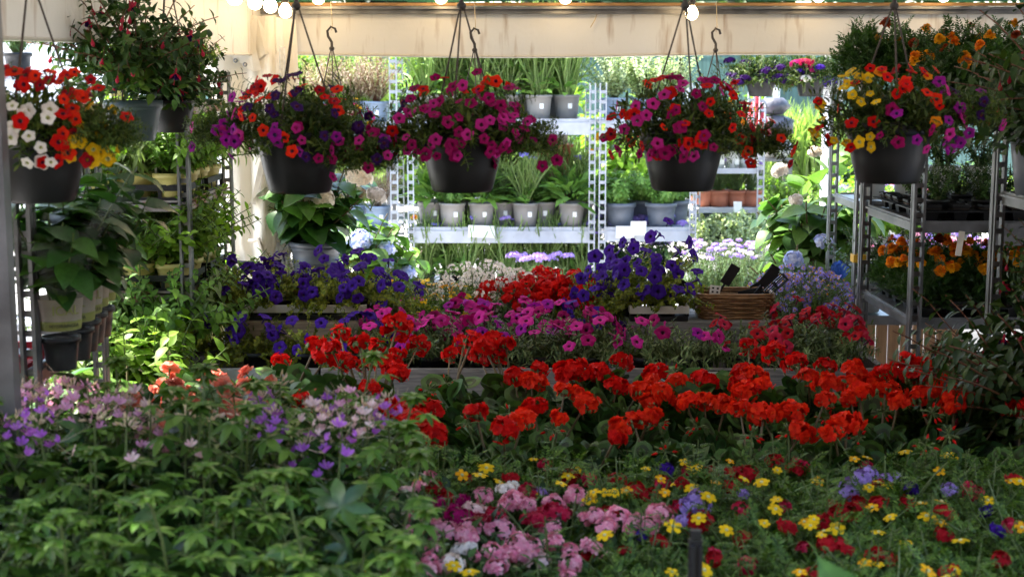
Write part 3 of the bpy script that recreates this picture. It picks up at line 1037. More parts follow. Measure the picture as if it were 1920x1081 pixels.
def on_dome(r, R, Hh, front=None, low=.05, z0=0.0):
    """a point and outward normal on a half-ellipsoid; front pulls it towards -Y"""
    d = rnd_unit(r, 1)[0]; d[2] = abs(d[2]) * (1 - low) + low
    if front and r.rand() < front and d[1] > 0: d[1] = -d[1]
    d /= np.linalg.norm(d)
    p = d * np.array([R, R, Hh]) + np.array([0, 0, z0])
    n = d / np.array([R, R, Hh]); n /= np.linalg.norm(n)
    return p, n
# ------------------------------------------------------------------ world, sun, camera
SUN_EL, SUN_AZ = math.radians(57), math.radians(-66)      # azimuth from +Y, negative = to the left
w = bpy.data.worlds.new('World'); scn.world = w; w.use_nodes = True
wn = w.node_tree; bg = wn.nodes.get('Background')
sky = wn.nodes.new('ShaderNodeTexSky'); sky.sky_type = 'NISHITA'; sky.sun_disc = False
sky.sun_elevation = SUN_EL; sky.sun_rotation = SUN_AZ; sky.air_density = 1.2; sky.dust_density = 2.0
wn.links.new(sky.outputs['Color'], bg.inputs['Color']); bg.inputs['Strength'].default_value = .15
sd = Vector((math.sin(SUN_AZ) * math.cos(SUN_EL), math.cos(SUN_AZ) * math.cos(SUN_EL), math.sin(SUN_EL)))
sl = bpy.data.lights.new('sun', 'SUN'); sl.energy = 5.0; sl.angle = math.radians(.6); sl.color = (1.0, .95, .86)
so = bpy.data.objects.new('sun', sl); COL.objects.link(so); so.rotation_euler = sd.to_track_quat('Z', 'Y').to_euler()
cam = bpy.data.cameras.new('camera'); co = bpy.data.objects.new('camera', cam); COL.objects.link(co)
co.location = (0, 0, CH); co.rotation_euler = (PI / 2 - TH, 0, 0)
cam.sensor_width = 36; cam.lens = 36 * FP / 1920; cam.clip_start = .05; cam.clip_end = 300
cam.dof.use_dof = True; cam.dof.focus_distance = 4.9; cam.dof.aperture_fstop = 5.6; cam.dof.aperture_blades = 9
scn.camera = co
vs = scn.view_settings; vs.view_transform = 'Standard'; vs.look = 'None'; vs.exposure = EXPO; vs.gamma = 1
scn.cycles.use_denoising = True
scn.cycles.max_bounces = 8; scn.cycles.transparent_max_bounces = 16; scn.cycles.sample_clamp_indirect = 8

# ------------------------------------------------------------------ ground
b = MB(); b.box((0, 12, -.05), (80, 70, .1)); struct('ground', b.build('ground', M['paving'], False))
b = MB(); b.box((3.4, 17.5, .004), (3.0, 18.0, .002)); struct('path', b.build('path', M['asphalt'], False))

b = MB(); b.box((0, -1.4, .004), (26, 6.2, .002)); struct('added_dark_road', b.build('added_dark_road', M['asphalt'], False))  # unseen dark sheet added to cut ground bounce onto the baskets

# ------------------------------------------------------------------ the tent
tent = thing('market_tent', 'cream market tent with stained valance over the flower stall', 'tent', (0, 0, 0))


def sheet(p0, p1, z0, z1, nx, nz, wav, mat, name, seed=1, hem=.006):
    """hanging cloth from p0 to p1 with soft folds and a rolled hem"""
    r = np.random.RandomState(seed); b = MB(); ph = r.rand(6) * 6
    p0, p1 = np.array(p0, float), np.array(p1, float)
    d = p1 - p0; ln = np.linalg.norm(d); nrm = np.array([-d[1], d[0]]) / ln
    V, Q, bot = [], [], []
    for i in range(nx + 1):
        t = i / nx
        for j in range(nz + 1):
            s = j / nz
            o = wav * s * (math.sin(t * ln * 4 + ph[0]) + .6 * math.sin(t * ln * 9 + ph[1]) + .3 * math.sin(t * ln * 21 + ph[2]))
            z = z1 + (z0 - z1) * s + (.006 * math.sin(t * ln * 3 + ph[3]) * s)
            xy = p0 + d * t + nrm * o
            V.append((xy[0], xy[1], z))
            if j == nz: bot.append((xy[0], xy[1], z))
    for i in range(nx):
        for j in range(nz):
            a = i * (nz + 1) + j
            Q.append((a, a + 1, a + nz + 2, a + nz + 1))
    b.add(T_(V, Q)); b.tube(bot, hem, hem, 6)
    return b.build(name, mat)


XL, XR, YR, YF = -1.0, 2.75, 5.8, 2.15
link('valance', sheet((XL, YR), (XR, YR), 1.80, 1.962, 90, 4, .006, M['cream_tarp'], 'valance', 1), tent)
link('valance', sheet((XL, YR), (-1.30, YF), 1.80, 2.03, 120, 4, .008, M['cream_tarp'], 'side_valance', 2), tent)
link('sun_block_wall', sheet((-1.165, 2.9), (-1.30, 1.5), 1.30, 1.9, 60, 8, .012, M['cream_tarp'], 'sun_block_wall', 6), tent)  # out-of-frame cloth added to keep direct sun off the cleomes
link('valance', sheet((XR, YR), (XR, YF), 1.80, 2.03, 40, 4, .008, M['cream_tarp'], 'right_valance', 3), tent)
b = MB(); b.box(((XL + XR) / 2, YR - .012, 1.972), (XR - XL + .06, .05, .022))
b.box(((XL + XR) / 2, YR - .045, 1.984), (XR - XL + .06, .03, .010))
link('eave_rail', b.build('eave_rail', M['galv_old'], False), tent)
b = MB(); b.box(((XL + XR) / 2, YR - .03, 1.998), (XR - XL + .06, .04, .012)); link('eave_lath', b.build('eave_lath', M['wood_beam'], False), tent)
b = MB()
for i in range(14):
    x = XL + .05 + i * .27
    b.box((x + .13, YR - .055, 2.024 + .003 * math.sin(i * 2.2)), (.272, .006, .03), 0, 0, .2, .02 * math.sin(i * 1.7))
link('green_trim', b.build('green_trim', M['green_tarp'], False), tent)
b = MB(); b.tube([(XL - .02, YR, 1.985), (-1.32, YF, 1.985)], .018, .018, 8); link('side_rail', b.build('side_rail', M['wood_beam']), tent)
b = MB(); b.tube([(XR, YR, 1.985), (XR, YF, 1.985)], .018, .018, 8); link('side_rail', b.build('side_rail', M['wood_beam']), tent)
# roof cloth: two slopes sagging a little between the ribs
V, Q = [], []
nx, ny = 24, 24
for i in range(nx + 1):
    for j in range(ny + 1):
        x = -1.36 + (XR + .1 + 1.36) * i / nx; t = j / ny
        y = YR + .12 - (YR + .12 - YF) * t
        z = 2.04 + .72 * (1 - abs(2 * t - 1)) - .03 * math.sin(PI * ((i / nx * 4) % 1)) * math.sin(PI * t)
        V.append((x, y, z))
for i in range(nx):
    for j in range(ny):
        a = i * (ny + 1) + j
        Q.append((a, a + 1, a + ny + 2, a + ny + 1))
b = MB(); b.add(T_(V, Q)); link('roof', b.build('roof_cloth', M['roof_tarp']), tent)
for gx, nm in ((-1.345, 'left'), (XR + .085, 'right')):  # end cloths added to stop sun reaching the front plants under the roof
    V = []; Q = []
    for j in range(ny + 1):
        t = j / ny; y = YR + .12 - (YR + .12 - YF) * t
        V += [(gx, y, 1.98), (gx, y, 2.035 + .72 * (1 - abs(2 * t - 1)))]
    for j in range(ny): Q.append((2 * j, 2 * j + 1, 2 * j + 3, 2 * j + 2))
    b = MB(); b.add(T_(V, Q)); link('sun_block_gable', b.build('sun_block_gable_cloth', M['roof_tarp']), tent)
for (x, y, r_) in ((-1.03, YR + .05, .022), (XR, YR + .05, .022), (XR, YF, .022)):
    b = MB(); b.tube([(x, y, 0), (x, y, 2.04)], r_, r_, 10); link('tent_pole', b.build('tent_pole', M['galv_old']), tent)
pl = P(-7, 300, 2.55)
b = MB(); b.box((pl.x, pl.y, 1.03), (.034, .034, 2.06)); link('tent_pole', b.build('near_pole', M['galv_old'], False), tent)
for y in (3.25, 2.85, 4.05):
    b = MB(); b.tube([(-1.2, y, 2.10), (XR, y, 2.10)], .014, .014, 8); link('cross_bar', b.build('cross_bar', M['galv_old']), tent)

# added brick building, unseen behind the camera, keeping sky light off the baskets
bd = thing('sky_blocker_building', 'dark brick building added unseen behind the camera to block sky light', 'building', (0, -4.5, 0))
b = MB(); b.box((0, -3, 3.2), (26, 6, 6.4)); link('wall', b.build('blocker_wall', M['brick'], False), bd)
for i in range(9):
    for z in (1.6, 4.6):
        b = MB(); b.box((-10.8 + 2.7 * i, .01, z), (1.2, .06, 1.5)); link('window', b.build('blocker_window', M['window_dark'], False), bd)

# gathered corner curtain
cur = thing('gathered_curtain', 'beige tarpaulin side curtain gathered and strapped around the tent corner post', 'curtain', (0, 0, 0))
cx, cy = P(484, 300, 5.72).x, 5.70


def curtain():
    r = np.random.RandomState(4); b = MB()
    n, m = 56, 26
    V, Q = [], []
    for j in range(m + 1):
        t = j / m; z = 1.95 - 1.55 * t
        fl = max(0, 1 - t / .30)
        R = .124 + .012 * math.sin(t * 9) + .015 * t - (.022 if abs(t - .62) < .03 else 0)
        for k in range(n):
            a = 2 * PI * k / n
            fold = 1 + (.26 - .08 * fl) * math.sin(5 * a + 2.2 * t) + .08 * math.sin(11 * a - 3 * t) + .05 * math.sin(17 * a + 9 * t)
            ex = .11 * fl * max(0, math.cos(a - PI)) + .02 * fl * max(0, math.cos(a))
            V.append((cx + math.cos(a) * (R * fold) * .95 + math.copysign(ex, math.cos(a)), cy + math.sin(a) * R * fold * .75, z - .06 * fl * abs(math.cos(a)) * (1 if math.cos(a) < 0 else .2)))
    for j in range(m):
        for k in range(n):
            k2 = (k + 1) % n
            Q.append((j * n + k, j * n + k2, (j + 1) * n + k2, (j + 1) * n + k))
    b.add(T_(V, Q)); return b.build('curtain_cloth', M['curtain'])


link('cloth', curtain(), cur)
# the flaps hanging from the top corner
b = MB(); b.add(T_([(cx + .03, cy - .085, 1.945), (cx + .105, cy - .10, 1.95), (cx + .105, cy - .105, 1.80), (cx + .06, cy - .11, 1.80),
                    (cx + .02, cy - .10, 1.765), (cx - .02, cy - .10, 1.90)], [(0, 3, 2, 1), (0, 5, 4, 3)]))
b.add(T_([(cx - .05, cy - .09, 1.95), (cx - .005, cy - .10, 1.94), (cx + .045, cy - .112, 1.74), (cx + .015, cy - .115, 1.73), (cx - .17, cy - .09, 1.86)], [(0, 4, 3, 1), (1, 3, 2, 1)][:1], [(1, 3, 2)]))
link('top_flap', b.build('top_flap', M['cream_tarp'], False), cur)
b = MB(); V, Q = [], []
for i in range(13):
    for z in (1.83, 1.30, .70):
        V.append((cx + .045 + .085 * i / 12, cy - .085 + .008 * math.sin(i * 2.1) + .003 * i, z))
for i in range(12):
    for j in range(2):
        a = i * 3 + j; Q.append((a, a + 1, a + 4, a + 3))
b.add(T_(V, Q)); link('clear_window', b.build('clear_window', M['clear_film']), cur)
b = MB(); V, Q = [], []
for i in range(9):
    for z in (1.55, 1.2, .75):
        V.append((cx - .125 - .02 * i / 8 + .012 * math.sin(i * 1.3), cy - .04 - .05 * i / 8, z))
for i in range(8):
    for j in range(2):
        a = i * 3 + j; Q.append((a, a + 1, a + 4, a + 3))
b.add(T_(V, Q)); link('clear_window', b.build('clear_window', M['clear_film']), cur)
b = MB(); b.box((cx + .02, cy - .112, 1.30), (.022, .004, .17), 0, 0, 0, .25); link('strap', b.build('strap', M['strap'], False), cur)
b = MB(); b.tube([(cx - .02, cy - .118, 1.07), (cx + .02, cy - .125, 1.08), (cx + .035, cy - .12, 1.03), (cx + .03, cy - .118, .97)], .010, .010, 6); link('strap', b.build('tie_strap', M['strap']), cur)
b = MB(); b.lathe([(.104, -.006), (.112, -.006), (.112, .006), (.104, .006)], 24, (cx, cy, .985)); link('tie_cord', b.build('tie_cord', M['black_plastic']), cur)
for (dx, z) in ((-.055, 1.775), (-.018, 1.76)):
    b = MB(); b.lathe([(.004, 0), (.009, 0), (.009, .003), (.004, .003)], 12, (cx + dx, cy - .108, z), np.array(Matrix.Rotation(PI / 2, 3, 'X'))); link('eyelet', b.build('eyelet', M['galv_old']), cur)

# ------------------------------------------------------------------ string of bulbs
bm_glass = MB(); bm_glass.lathe([(.008, .034), (.012, .028), (.022, .012), (.0245, 0), (.021, -.014), (.012, -.022), (.001, -.0245)], 20)
bm_glass = bm_glass.build('bulb_glass', M['bulb'])
bm_sock = MB(); bm_sock.lathe([(.011, .030), (.014, .034), (.014, .062), (.006, .066), (.001, .066)], 14)
bm_sock = bm_sock.build('bulb_socket', M['brass'])
bulbs = [(440, -4, 4.55, 'fourth bulb from the corner curtain'), (478, 5, 4.9, 'third bulb from the corner curtain'), (507, 12, 5.2, 'second bulb from the corner curtain'),
         (535, 22, 5.45, 'the lowest, right beside the corner curtain'), (597, -3, 5.62, 'above the dark hook left of centre'), (827, -4, 5.62, 'above the left part of the long valance'),
         (1060, -4, 5.62, 'above the middle of the long valance'), (1297, 26, 5.55, 'hanging alone in front of the long valance'),
         (1535, -7, 5.62, 'above the right part of the long valance'), (1770, -8, 5.62, 'above the far right end of the valance')]
cable = []
for px, py, Y, txt in bulbs:
    p = P(px, py, Y)
    t = thing('light_bulb', 'round lit festoon bulb, ' + txt, 'light bulb', p, 0, 1.0, 'festoon bulbs under the tent roof')
    link('glass', bm_glass, t); link('socket', bm_sock, t)
    cable.append((p.x, p.y, p.z + .07))
b = MB(); pts = []
for i in range(len(cable) - 1):
    a, c = np.array(cable[i]), np.array(cable[i + 1])
    for k in range(6):
        t = k / 6; pts.append(a + (c - a) * t - np.array([0, 0, .02 * math.sin(PI * t)]))
pts.append(np.array(cable[-1])); b.tube(pts, .003, .003, 5)
solo('light_cable', b.build('light_cable', M['cord']), 'thin dark festoon cable running above the valance', 'cable')


# ------------------------------------------------------------------ racks
def rack(name, label, x0, x1, y0, y1, zs, ztop, mat, cat='plant rack', group=None, board=0, pw=.036, rung=.05, lipm=None, lip=.035, zb=.16, grid=False):
    t = thing(name, label, cat, (x0, y0, 0), 0, 1, group)
    W, D = x1 - x0, y1 - y0
    for ix, px_ in ((1, 0), (-1, W)):
        for iy, py_ in ((1, 0), (-1, D)):
            b = MB(); s = pw / 2
            b.box((px_ + ix * .004, py_, (ztop + .05) / 2), (.008, .022, ztop - .05))
            b.box((px_ + ix * (pw - .003), py_, (ztop + .05) / 2), (.0075, .022, ztop - .05))
            z = .08
            while z < ztop - .01:
                b.box((px_ + ix * s, py_ + iy * .006, z), (pw - .012, .004, rung * .32))
                z += rung
            # cross slots on the side face
            b.box((px_ + ix * .0035, py_ + iy * .026, (ztop + .05) / 2), (.005, .010, ztop - .052))
            link('post', b.build('rack_post', mat, False), t)
            b = MB(); b.lathe([(.001, -.012), (.036, -.012), (.04, -.006), (.04, .006), (.036, .012), (.001, .012)], 14, (px_ + ix * .03, py_ + iy * .03, .04), np.array(Matrix.Rotation(PI / 2, 3, 'Y')))
            link('wheel', b.build('rack_wheel', M['black_plastic']), t)
    lm = lipm or mat
    for z in [zb] + list(zs):
        b = MB()
        if grid:
            ng = int(D / .035)
            for q in range(ng): b.box((W / 2, .02 + (D - .04) * q / (ng - 1), z - .004), (W - .016, .006, .006))
        else: b.box((W / 2, D / 2, z - .004), (W - .016, D - .03, .006))
        for sy, yy in ((1, .008), (-1, D - .008)):
            b.box((W / 2, yy + sy * .012, z - .012), (W - .085, .006, lip))
        for sx, xx in ((1, .016), (-1, W - .016)):
            b.box((xx + sx * .003, D / 2, z - .012), (.006, D - .07, lip))
        if board and z > zb: b.box((W / 2, .012, z - .018 - board / 2), (W - .085, .012, board))
        link('shelf', b.build('rack_shelf', lm, False), t)
    return t


def pots(spec_pot, fols, x, y, z, name, label, cat, group=None, sc=1.0, fs=1.0, extra=None, r=None, ph=None):
    """one potted plant: pot, foliage, extra parts [(part name, mesh, matrix)]"""
    me = POT[spec_pot] if spec_pot else None
    ht = {'black': .095, 'yellow': .08, 'taupe': .162, 'slate': .162, 'blue': .142, 'white': .112, 'terracotta': .112, 'big': .162, 'small': .054}.get(spec_pot, 0)
    sp = []
    if me: sp.append(('pot', me, None))
    if fols: sp.append(('foliage', random.choice(fols), Matrix.Translation((0, 0, ht)) @ Matrix.Rotation(random.uniform(0, 6.28), 4, 'Z') @ Matrix.Scale(fs, 4)))
    for pn, m_, mt in (extra or []): sp.append((pn, m_, Matrix.Translation((0, 0, ht)) @ mt))
    return place(sp, name, label, cat, (x, y, z), random.uniform(-.15, .15), sc, group)


def table(name, label, x0, x1, y0, y1, z, mat, leg=.035, th=.025):
    t = thing(name, label, 'table', (x0, y0, 0))
    b = MB(); b.box(((x1 - x0) / 2, (y1 - y0) / 2, z - th / 2), (x1 - x0, y1 - y0, th)); link('tabletop', b.build('tabletop', mat, False), t)
    for ax in (.04, x1 - x0 - .04):
        for ay in (.04, y1 - y0 - .04):
            b = MB(); b.box((ax, ay, (z - th) / 2), (leg, leg, z - th)); link('leg', b.build('table_leg', M['galv_old'], False), t)
    return t


R_ = np.random.RandomState(77)


def jit(a): return random.uniform(-a, a)


# ------------------------------------------------------------------ front tables
FZ = .62
table('display_table', 'dark table nearest the camera under cleomes and bedding plants', -1.2, 1.4, 1.8, 3.12, FZ, M['table_dark'])
table('display_table', 'dark table carrying the red geraniums', -1.0, 1.55, 3.14, 3.98, FZ, M['table_dark'])

# geraniums
HEADS = [(637,626,0,1),(593,646,0,1),(674,642,0,1),(641,676,0),(656,682,0),(685,684,0),(733,682,0),(741,698,0),(526,680,0),(744,615,0,1),(707,650,0),(746,663,0),(785,648,0),(693,731,0),(563,747,0),(622,655,0,1),(610,672,0),
 (844,665,0),(870,646,0),(907,650,0,1),(896,661,0),(920,668,0),(922,641,0,1),(948,646,0,1),(937,672,0),(885,640,0,1),(965,705,0),(1011,694,0),(985,715,1),(1011,720,1),(1063,696,0),(1085,694,0),(1115,702,0),(1165,678,0),(1230,698,0),(1270,717,1),(1222,717,1),(1204,735,1),(1322,715,0),(1393,698,0),(1385,718,0),(1415,705,1),
 (747,780,0),(777,787,0),(806,769,0),(812,815,0),(892,776,0),(944,806,0),(565,754,0),(740,765,0),(791,800,0),
 (998,715,1),(1058,732,1),(1080,739,1),(1002,763,0),(1048,782,1),(980,787,1),(1072,695,0),(1121,698,0),(1158,724,0),(1198,732,1),(1217,754,1),(1217,780,1),(1187,791,1),(1161,802,1),(1156,821,0),(1287,754,1),(1321,754,1),(1388,765,1),(1432,776,1),(1399,735,1),(1432,724,1),(1360,760,1),
 (1407,728,0),(1426,776,1),(1548,687,0),(1545,717,1),(1515,706,1),(1548,750,1),(1485,773,1),(1504,810,1),(1563,810,1),(1589,793,1),(1602,695,1),(1589,721,1),(1630,721,1),(1656,699,0),(1686,698,0),(1726,687,0),(1719,706,0),(1671,736,1),(1719,743,1),(1660,728,1),(1771,728,1),(1793,747,1),(1830,747,1),(1786,762,1),(1886,769,1),(1915,765,0),(1593,747,1),(1450,661,0),(1489,680,0),(1404,652,0),(1240,735,1),(1100,756,1),(1685,752,1),(1610,738,1),(1700,672,0)]
rows = [(3.22, 'nearest', [-.42 + .20 * i for i in range(9)]), (3.42, 'second', [-.50 + .20 * i for i in range(9)]), (3.63, 'third', [-.58 + .205 * i for i in range(10)]), (3.84, 'farthest', [-.62 + .21 * i for i in range(10)])]
gp = []
for y, rn, xs in rows:
    for i, x in enumerate(xs): gp.append(dict(x=x + jit(.02), y=y + jit(.025), rn=rn, i=i, h=[]))
for hd in HEADS:
    z = .965 if len(hd) > 3 else .915 + jit(.018)
    p = Pz(hd[0], hd[1], z)
    g = min(gp, key=lambda q: (q['x'] - p.x) ** 2 + (q['y'] - p.y) ** 2)
    g['h'].append((p, hd[2], 1.2 if len(hd) > 3 else 1.0))
for g in gp:
    root_z = FZ
    sp = [('pot', POT['black'], None), ('foliage', random.choice(GERF), Matrix.Translation((0, 0, .095)) @ Matrix.Rotation(random.uniform(0, 6), 4, 'Z') @ Matrix.Scale(random.uniform(1.0, 1.12) * (1.25 if g['y'] > 3.5 else 1.0), 4))]
    for p, c, big in g['h']:
        l = Vector((p.x - g['x'], p.y - g['y'], p.z - root_z))
        up = Vector((l.x * .8, l.y * .8, .16)).normalized()
        M_ = orient(up, l, big * random.uniform(.82, 1.08))
        sp.append(('flower_head', random.choice(GH['orange_red' if c else 'red']), M_))
    nb = random.choice((0, 1, 1, 2))
    for k in range(nb):
        sp.append(('bud_cluster', BUDS, orient((jit(.4), jit(.4), 1), (jit(.09), jit(.08), .27 + jit(.03)), 1.0)))
    n = len(g['h']); nt_ = 'no open heads, only buds' if n == 0 else ('one open head' if n == 1 else (NUM[n] if n < 13 else 'many') + ' open heads')
    if n == 0 and nb == 0: nt_ = 'leaves only'
    
    colr = 'red' if (n == 0 or not any(h[1] for h in g['h'])) else ('scarlet orange' if all(h[1] for h in g['h']) else 'red and scarlet')
    place(sp, 'geranium_plant', f"{colr} geranium with {nt_}, {ORDN[g['i']]} from left in {g['rn']} geranium row", 'geranium', (g['x'], g['y'], root_z), 0, 1, 'red geraniums in black pots')

# cleomes
CH_ = [(41,747,1),(70,765,0),(33,806,0),(76,817,0),(104,742,1),(133,750,1),(167,742,1),(200,778,1),(237,780,1),(245,757,2),(285,835,1),(178,810,3),(237,821,3),(282,799,3),(393,810,3),(490,769,0),(512,795,0),(487,762,0),(591,782,2),(612,795,2),(573,854,0),(640,821,0),(617,760,0),(688,784,2),(728,775,0),(650,752,1),(525,740,3),(440,760,3),(350,800,3),(60,745,1),(455,800,3),(620,850,0),(330,775,3)]
cps = []
for y, rn, xs in ((2.02, 'nearest', (-.27, -.47, -.67, -.85)), (2.27, 'second', (-.30, -.51, -.72, -.93)), (2.52, 'third', (-.33, -.55, -.77, -.98)), (2.76, 'farthest', (-.35, -.57, -.80, -1.02))):
    for i, x in enumerate(xs): cps.append(dict(x=x + jit(.02), y=y + jit(.02), rn=rn, i=len(xs) - 1 - i, h=[]))
for px, py, c in CH_:
    z = 1.08 + jit(.012) if py < 830 else 1.03
    p = Pz(px, py, z); p.y = min(p.y, 2.95)
    p = P(px, py, p.y)
    g = min(cps, key=lambda q: (q['x'] - p.x) ** 2 + (q['y'] - p.y) ** 2); g['h'].append((p, c))
for g in cps:
    sp = [('pot', POT['black'], None), ('foliage', random.choice(CLEF), Matrix.Translation((0, 0, .09)) @ Matrix.Rotation(random.uniform(0, 6), 4, 'Z') @ Matrix.Scale(random.uniform(.92, 1.02) * (1.0 if g['y'] > 2.4 else .90), 4))]
    for p, c in g['h']:
        l = Vector((p.x - g['x'], p.y - g['y'], p.z - FZ))
        me = CLEBUD if c == 3 else random.choice(CLE[('cleome_violet', 'cleome_pink', 'pale_pink')[c]])
        sp.append(('flower_head', me, orient((l.x * .5 + jit(.1), l.y * .5 + jit(.1), 1), l, random.uniform(.68, .92))))
    n = len(g['h'])
    nt_ = 'no flowers showing' if n == 0 else ('one spidery flower head' if n == 1 else NUM[n] + ' spidery flower heads')
    place(sp, 'cleome_plant', f"leafy cleome with {nt_}, {ORDN[g['i']]} from left in {g['rn']} cleome row", 'cleome', (g['x'], g['y'], FZ), 0, 1, 'cleomes at the front of the stall')

# mixed bedding in front: verbena, bidens
FL = []
for px, py, c in ((758,910,'pale_pink'),(788,899,'pink'),(803,891,'pink'),(821,932,'hot_magenta'),(851,940,'hot_magenta'),(866,925,'hot_magenta'),(858,958,'hot_magenta'),(907,917,'pink'),(947,906,'white'),(892,947,'pale_pink'),(881,977,'pink'),(899,962,'crimson'),(873,992,'pink'),(825,984,'pink'),(758,984,'pink'),(754,1006,'pink'),(784,958,'pink'),(936,977,'pink'),(944,936,'pink'),(962,925,'pink'),(981,932,'pink'),(996,962,'crimson'),(929,954,'crimson'),(810,1017,'pink'),(806,1036,'pink'),(766,1047,'pink'),(740,1036,'pink'),(832,1047,'pink'),(862,1017,'white'),(851,1043,'white'),(881,1010,'white'),(925,1021,'pink'),(955,1029,'pink'),(932,1051,'pink'),(984,1014,'pink'),(970,1006,'pink'),(695,1014,'pink'),(717,1051,'pink'),
  (957,902,'white'),(961,928,'pink'),(991,936,'pink'),(1006,962,'crimson'),(1039,936,'pink'),(1043,951,'crimson'),(1080,917,'pink'),(1113,954,'pink'),(1139,962,'pink'),(1158,958,'pink'),(1135,977,'pink'),(1228,947,'pink'),(1217,973,'pink'),(1243,954,'pink'),(1191,973,'pink'),(1032,977,'pink'),(957,1021,'pink'),(983,1029,'pink'),(1006,1036,'pale_pink'),(1035,1003,'pink'),(1069,1021,'pink'),(1069,1043,'pink'),(1065,1066,'pink'),(1106,1010,'pink'),(1117,1018,'pink'),(1090,925,'pink'),(1100,960,'pink'),(890,1030,'pink'),(790,1060,'pink'),
  (1493,869,'deep_red'),(1406,875,'deep_red'),(1608,940,'deep_red'),(1595,960,'deep_red'),(1563,936,'deep_red'),(1648,932,'deep_red'),(1699,932,'deep_red'),(1775,951,'deep_red'),(1819,902,'crimson'),(1771,991,'deep_red'),(1875,1036,'deep_red'),(1476,975,'deep_red'),(1589,1017,'deep_red'),(1559,1008,'deep_red'),(1901,888,'deep_red'),(1067,884,'deep_red'),(1158,890,'deep_red'),(1226,914,'deep_red'),(1278,895,'deep_red'),(1373,875,'deep_red'),(1390,880,'deep_red'),(1373,902,'deep_red'),(1308,966,'deep_red'),(1338,1036,'deep_red'),(957,884,'deep_red'),(1215,920,'deep_red'),
  (1632,875,'lilac'),(1618,886,'lilac'),(1660,888,'lilac'),(1682,882,'lilac'),(1708,906,'purple'),(1593,906,'lilac'),(1780,906,'lilac'),(1849,947,'purple'),(1871,982,'purple'),(1284,938,'lilac'),(1310,932,'lilac'),(1280,964,'lilac'),(1202,991,'purple'),(1393,914,'lilac'),(1013,914,'lilac'),(1247,869,'purple')):
    FL.append((px, py, c, 0))
for px, py in ((912,877),(1083,880),(1052,906),(1211,878),(1308,875),(1239,897),(1247,923),(1343,904),(1369,864),(1297,915),(1395,897),(1428,902),(1454,936),(1453,954),(1432,980),(1262,986),(1134,1003),(1113,923),(1135,923),(1152,923),(1174,919),(1106,936),(1310,971),(1362,993),(1602,860),(1630,914),(1725,943),(1765,940),(1647,997),(1669,969),(1569,990),(1541,1003),(1526,973),(1433,980),(1454,954),(1459,936),(1428,904),(1526,901),(1895,901),(1912,902),(1916,988),(1763,979),(1622,1055),(1545,995),(1520,985),(900,890),(1300,880),(880,1072),(680,1074),(1260,1072),(1320,1068),(1500,1072),(1740,1070),(1790,1068),(850,1060)):
    FL.append((px, py, 'yellow', 1))
fps = []
for y, rn in ((2.26, 'nearest'), (2.46, 'second'), (2.66, 'third'), (2.86, 'fourth'), (3.05, 'farthest')):
    x = -.12
    i = 0
    while x < 1.0 + (y - 2.26) * .25:
        fps.append(dict(x=x + jit(.025), y=y + jit(.02), rn=rn, i=i, h=[], p=960 + x / y * FP)); x += .185; i += 1
for px, py, c, k in FL:
    p = Pz(px, py, .865 + jit(.012))
    g = min(fps, key=lambda q: (q['x'] - p.x) ** 2 + (q['y'] - p.y) ** 2); g['h'].append((p, c, k))
for g in fps:
    if g['p'] > 1230 or g['y'] > 2.8:
        for k in range(random.choice((2, 3, 3, 4))):
            c = random.choice(('yellow', 'yellow', 'deep_red', 'deep_red', 'yellow', 'crimson'))
            g['h'].append((Vector((g['x'] + jit(.10), g['y'] + jit(.10), .855 + jit(.01))), c, 1 if c == 'yellow' else 0))
CN = {'pink': 'pink', 'pale_pink': 'pale pink', 'white': 'white', 'hot_magenta': 'magenta', 'crimson': 'crimson', 'deep_red': 'red', 'lilac': 'lilac', 'purple': 'purple', 'yellow': 'yellow'}
for g in fps:
    pinkish = sum(1 for h in g['h'] if h[1] in ('pink', 'white', 'pale_pink', 'hot_magenta'))
    isv = pinkish > 1 or (g['p'] < 1120 and g['y'] < 2.8)
    sp = [('pot', POT['black'], None), ('foliage', random.choice(VERF if isv else BIDF), Matrix.Translation((0, 0, .09)) @ Matrix.Rotation(random.uniform(0, 6), 4, 'Z') @ Matrix.Scale(random.uniform(1.0, 1.15), 4))]
    sp.append(('foliage', random.choice(BIDF), Matrix.Translation((0, 0, .06)) @ Matrix.Rotation(random.uniform(0, 6), 4, 'Z') @ Matrix.Scale(random.uniform(.95, 1.1), 4)))
    cs = []
    for p, c, k in g['h']:
        l = Vector((p.x - g['x'], p.y - g['y'], p.z - FZ))
        nrm = (l.x * 3 + jit(.3), l.y * 3 - .35 + jit(.3), 1)
        if k: sp.append(('flower', random.choice(BID), orient(nrm, l, random.uniform(.55, .95))))
        else: sp.append(('flower_cluster', random.choice(VB[c]), orient(nrm, l + Vector((0, 0, -.012)), random.uniform(.62, 1.05) * (.95 if c == 'pink' else .9))))
        if CN[c] not in cs: cs.append(CN[c])
    ct = 'unopened' if not cs else ' and '.join(cs[:2]) + ('-flowered' if len(cs) < 3 else ' and other')
    place(sp, 'verbena_plant' if isv else 'bidens_plant', f"{ct} {'verbena' if isv else 'bidens mix'}, {ORDN[g['i']]} from left in {g['rn']} bedding row", 'verbena' if isv else 'bedding plant', (g['x'], g['y'], FZ), 0, 1, 'bedding plants in the front bed')
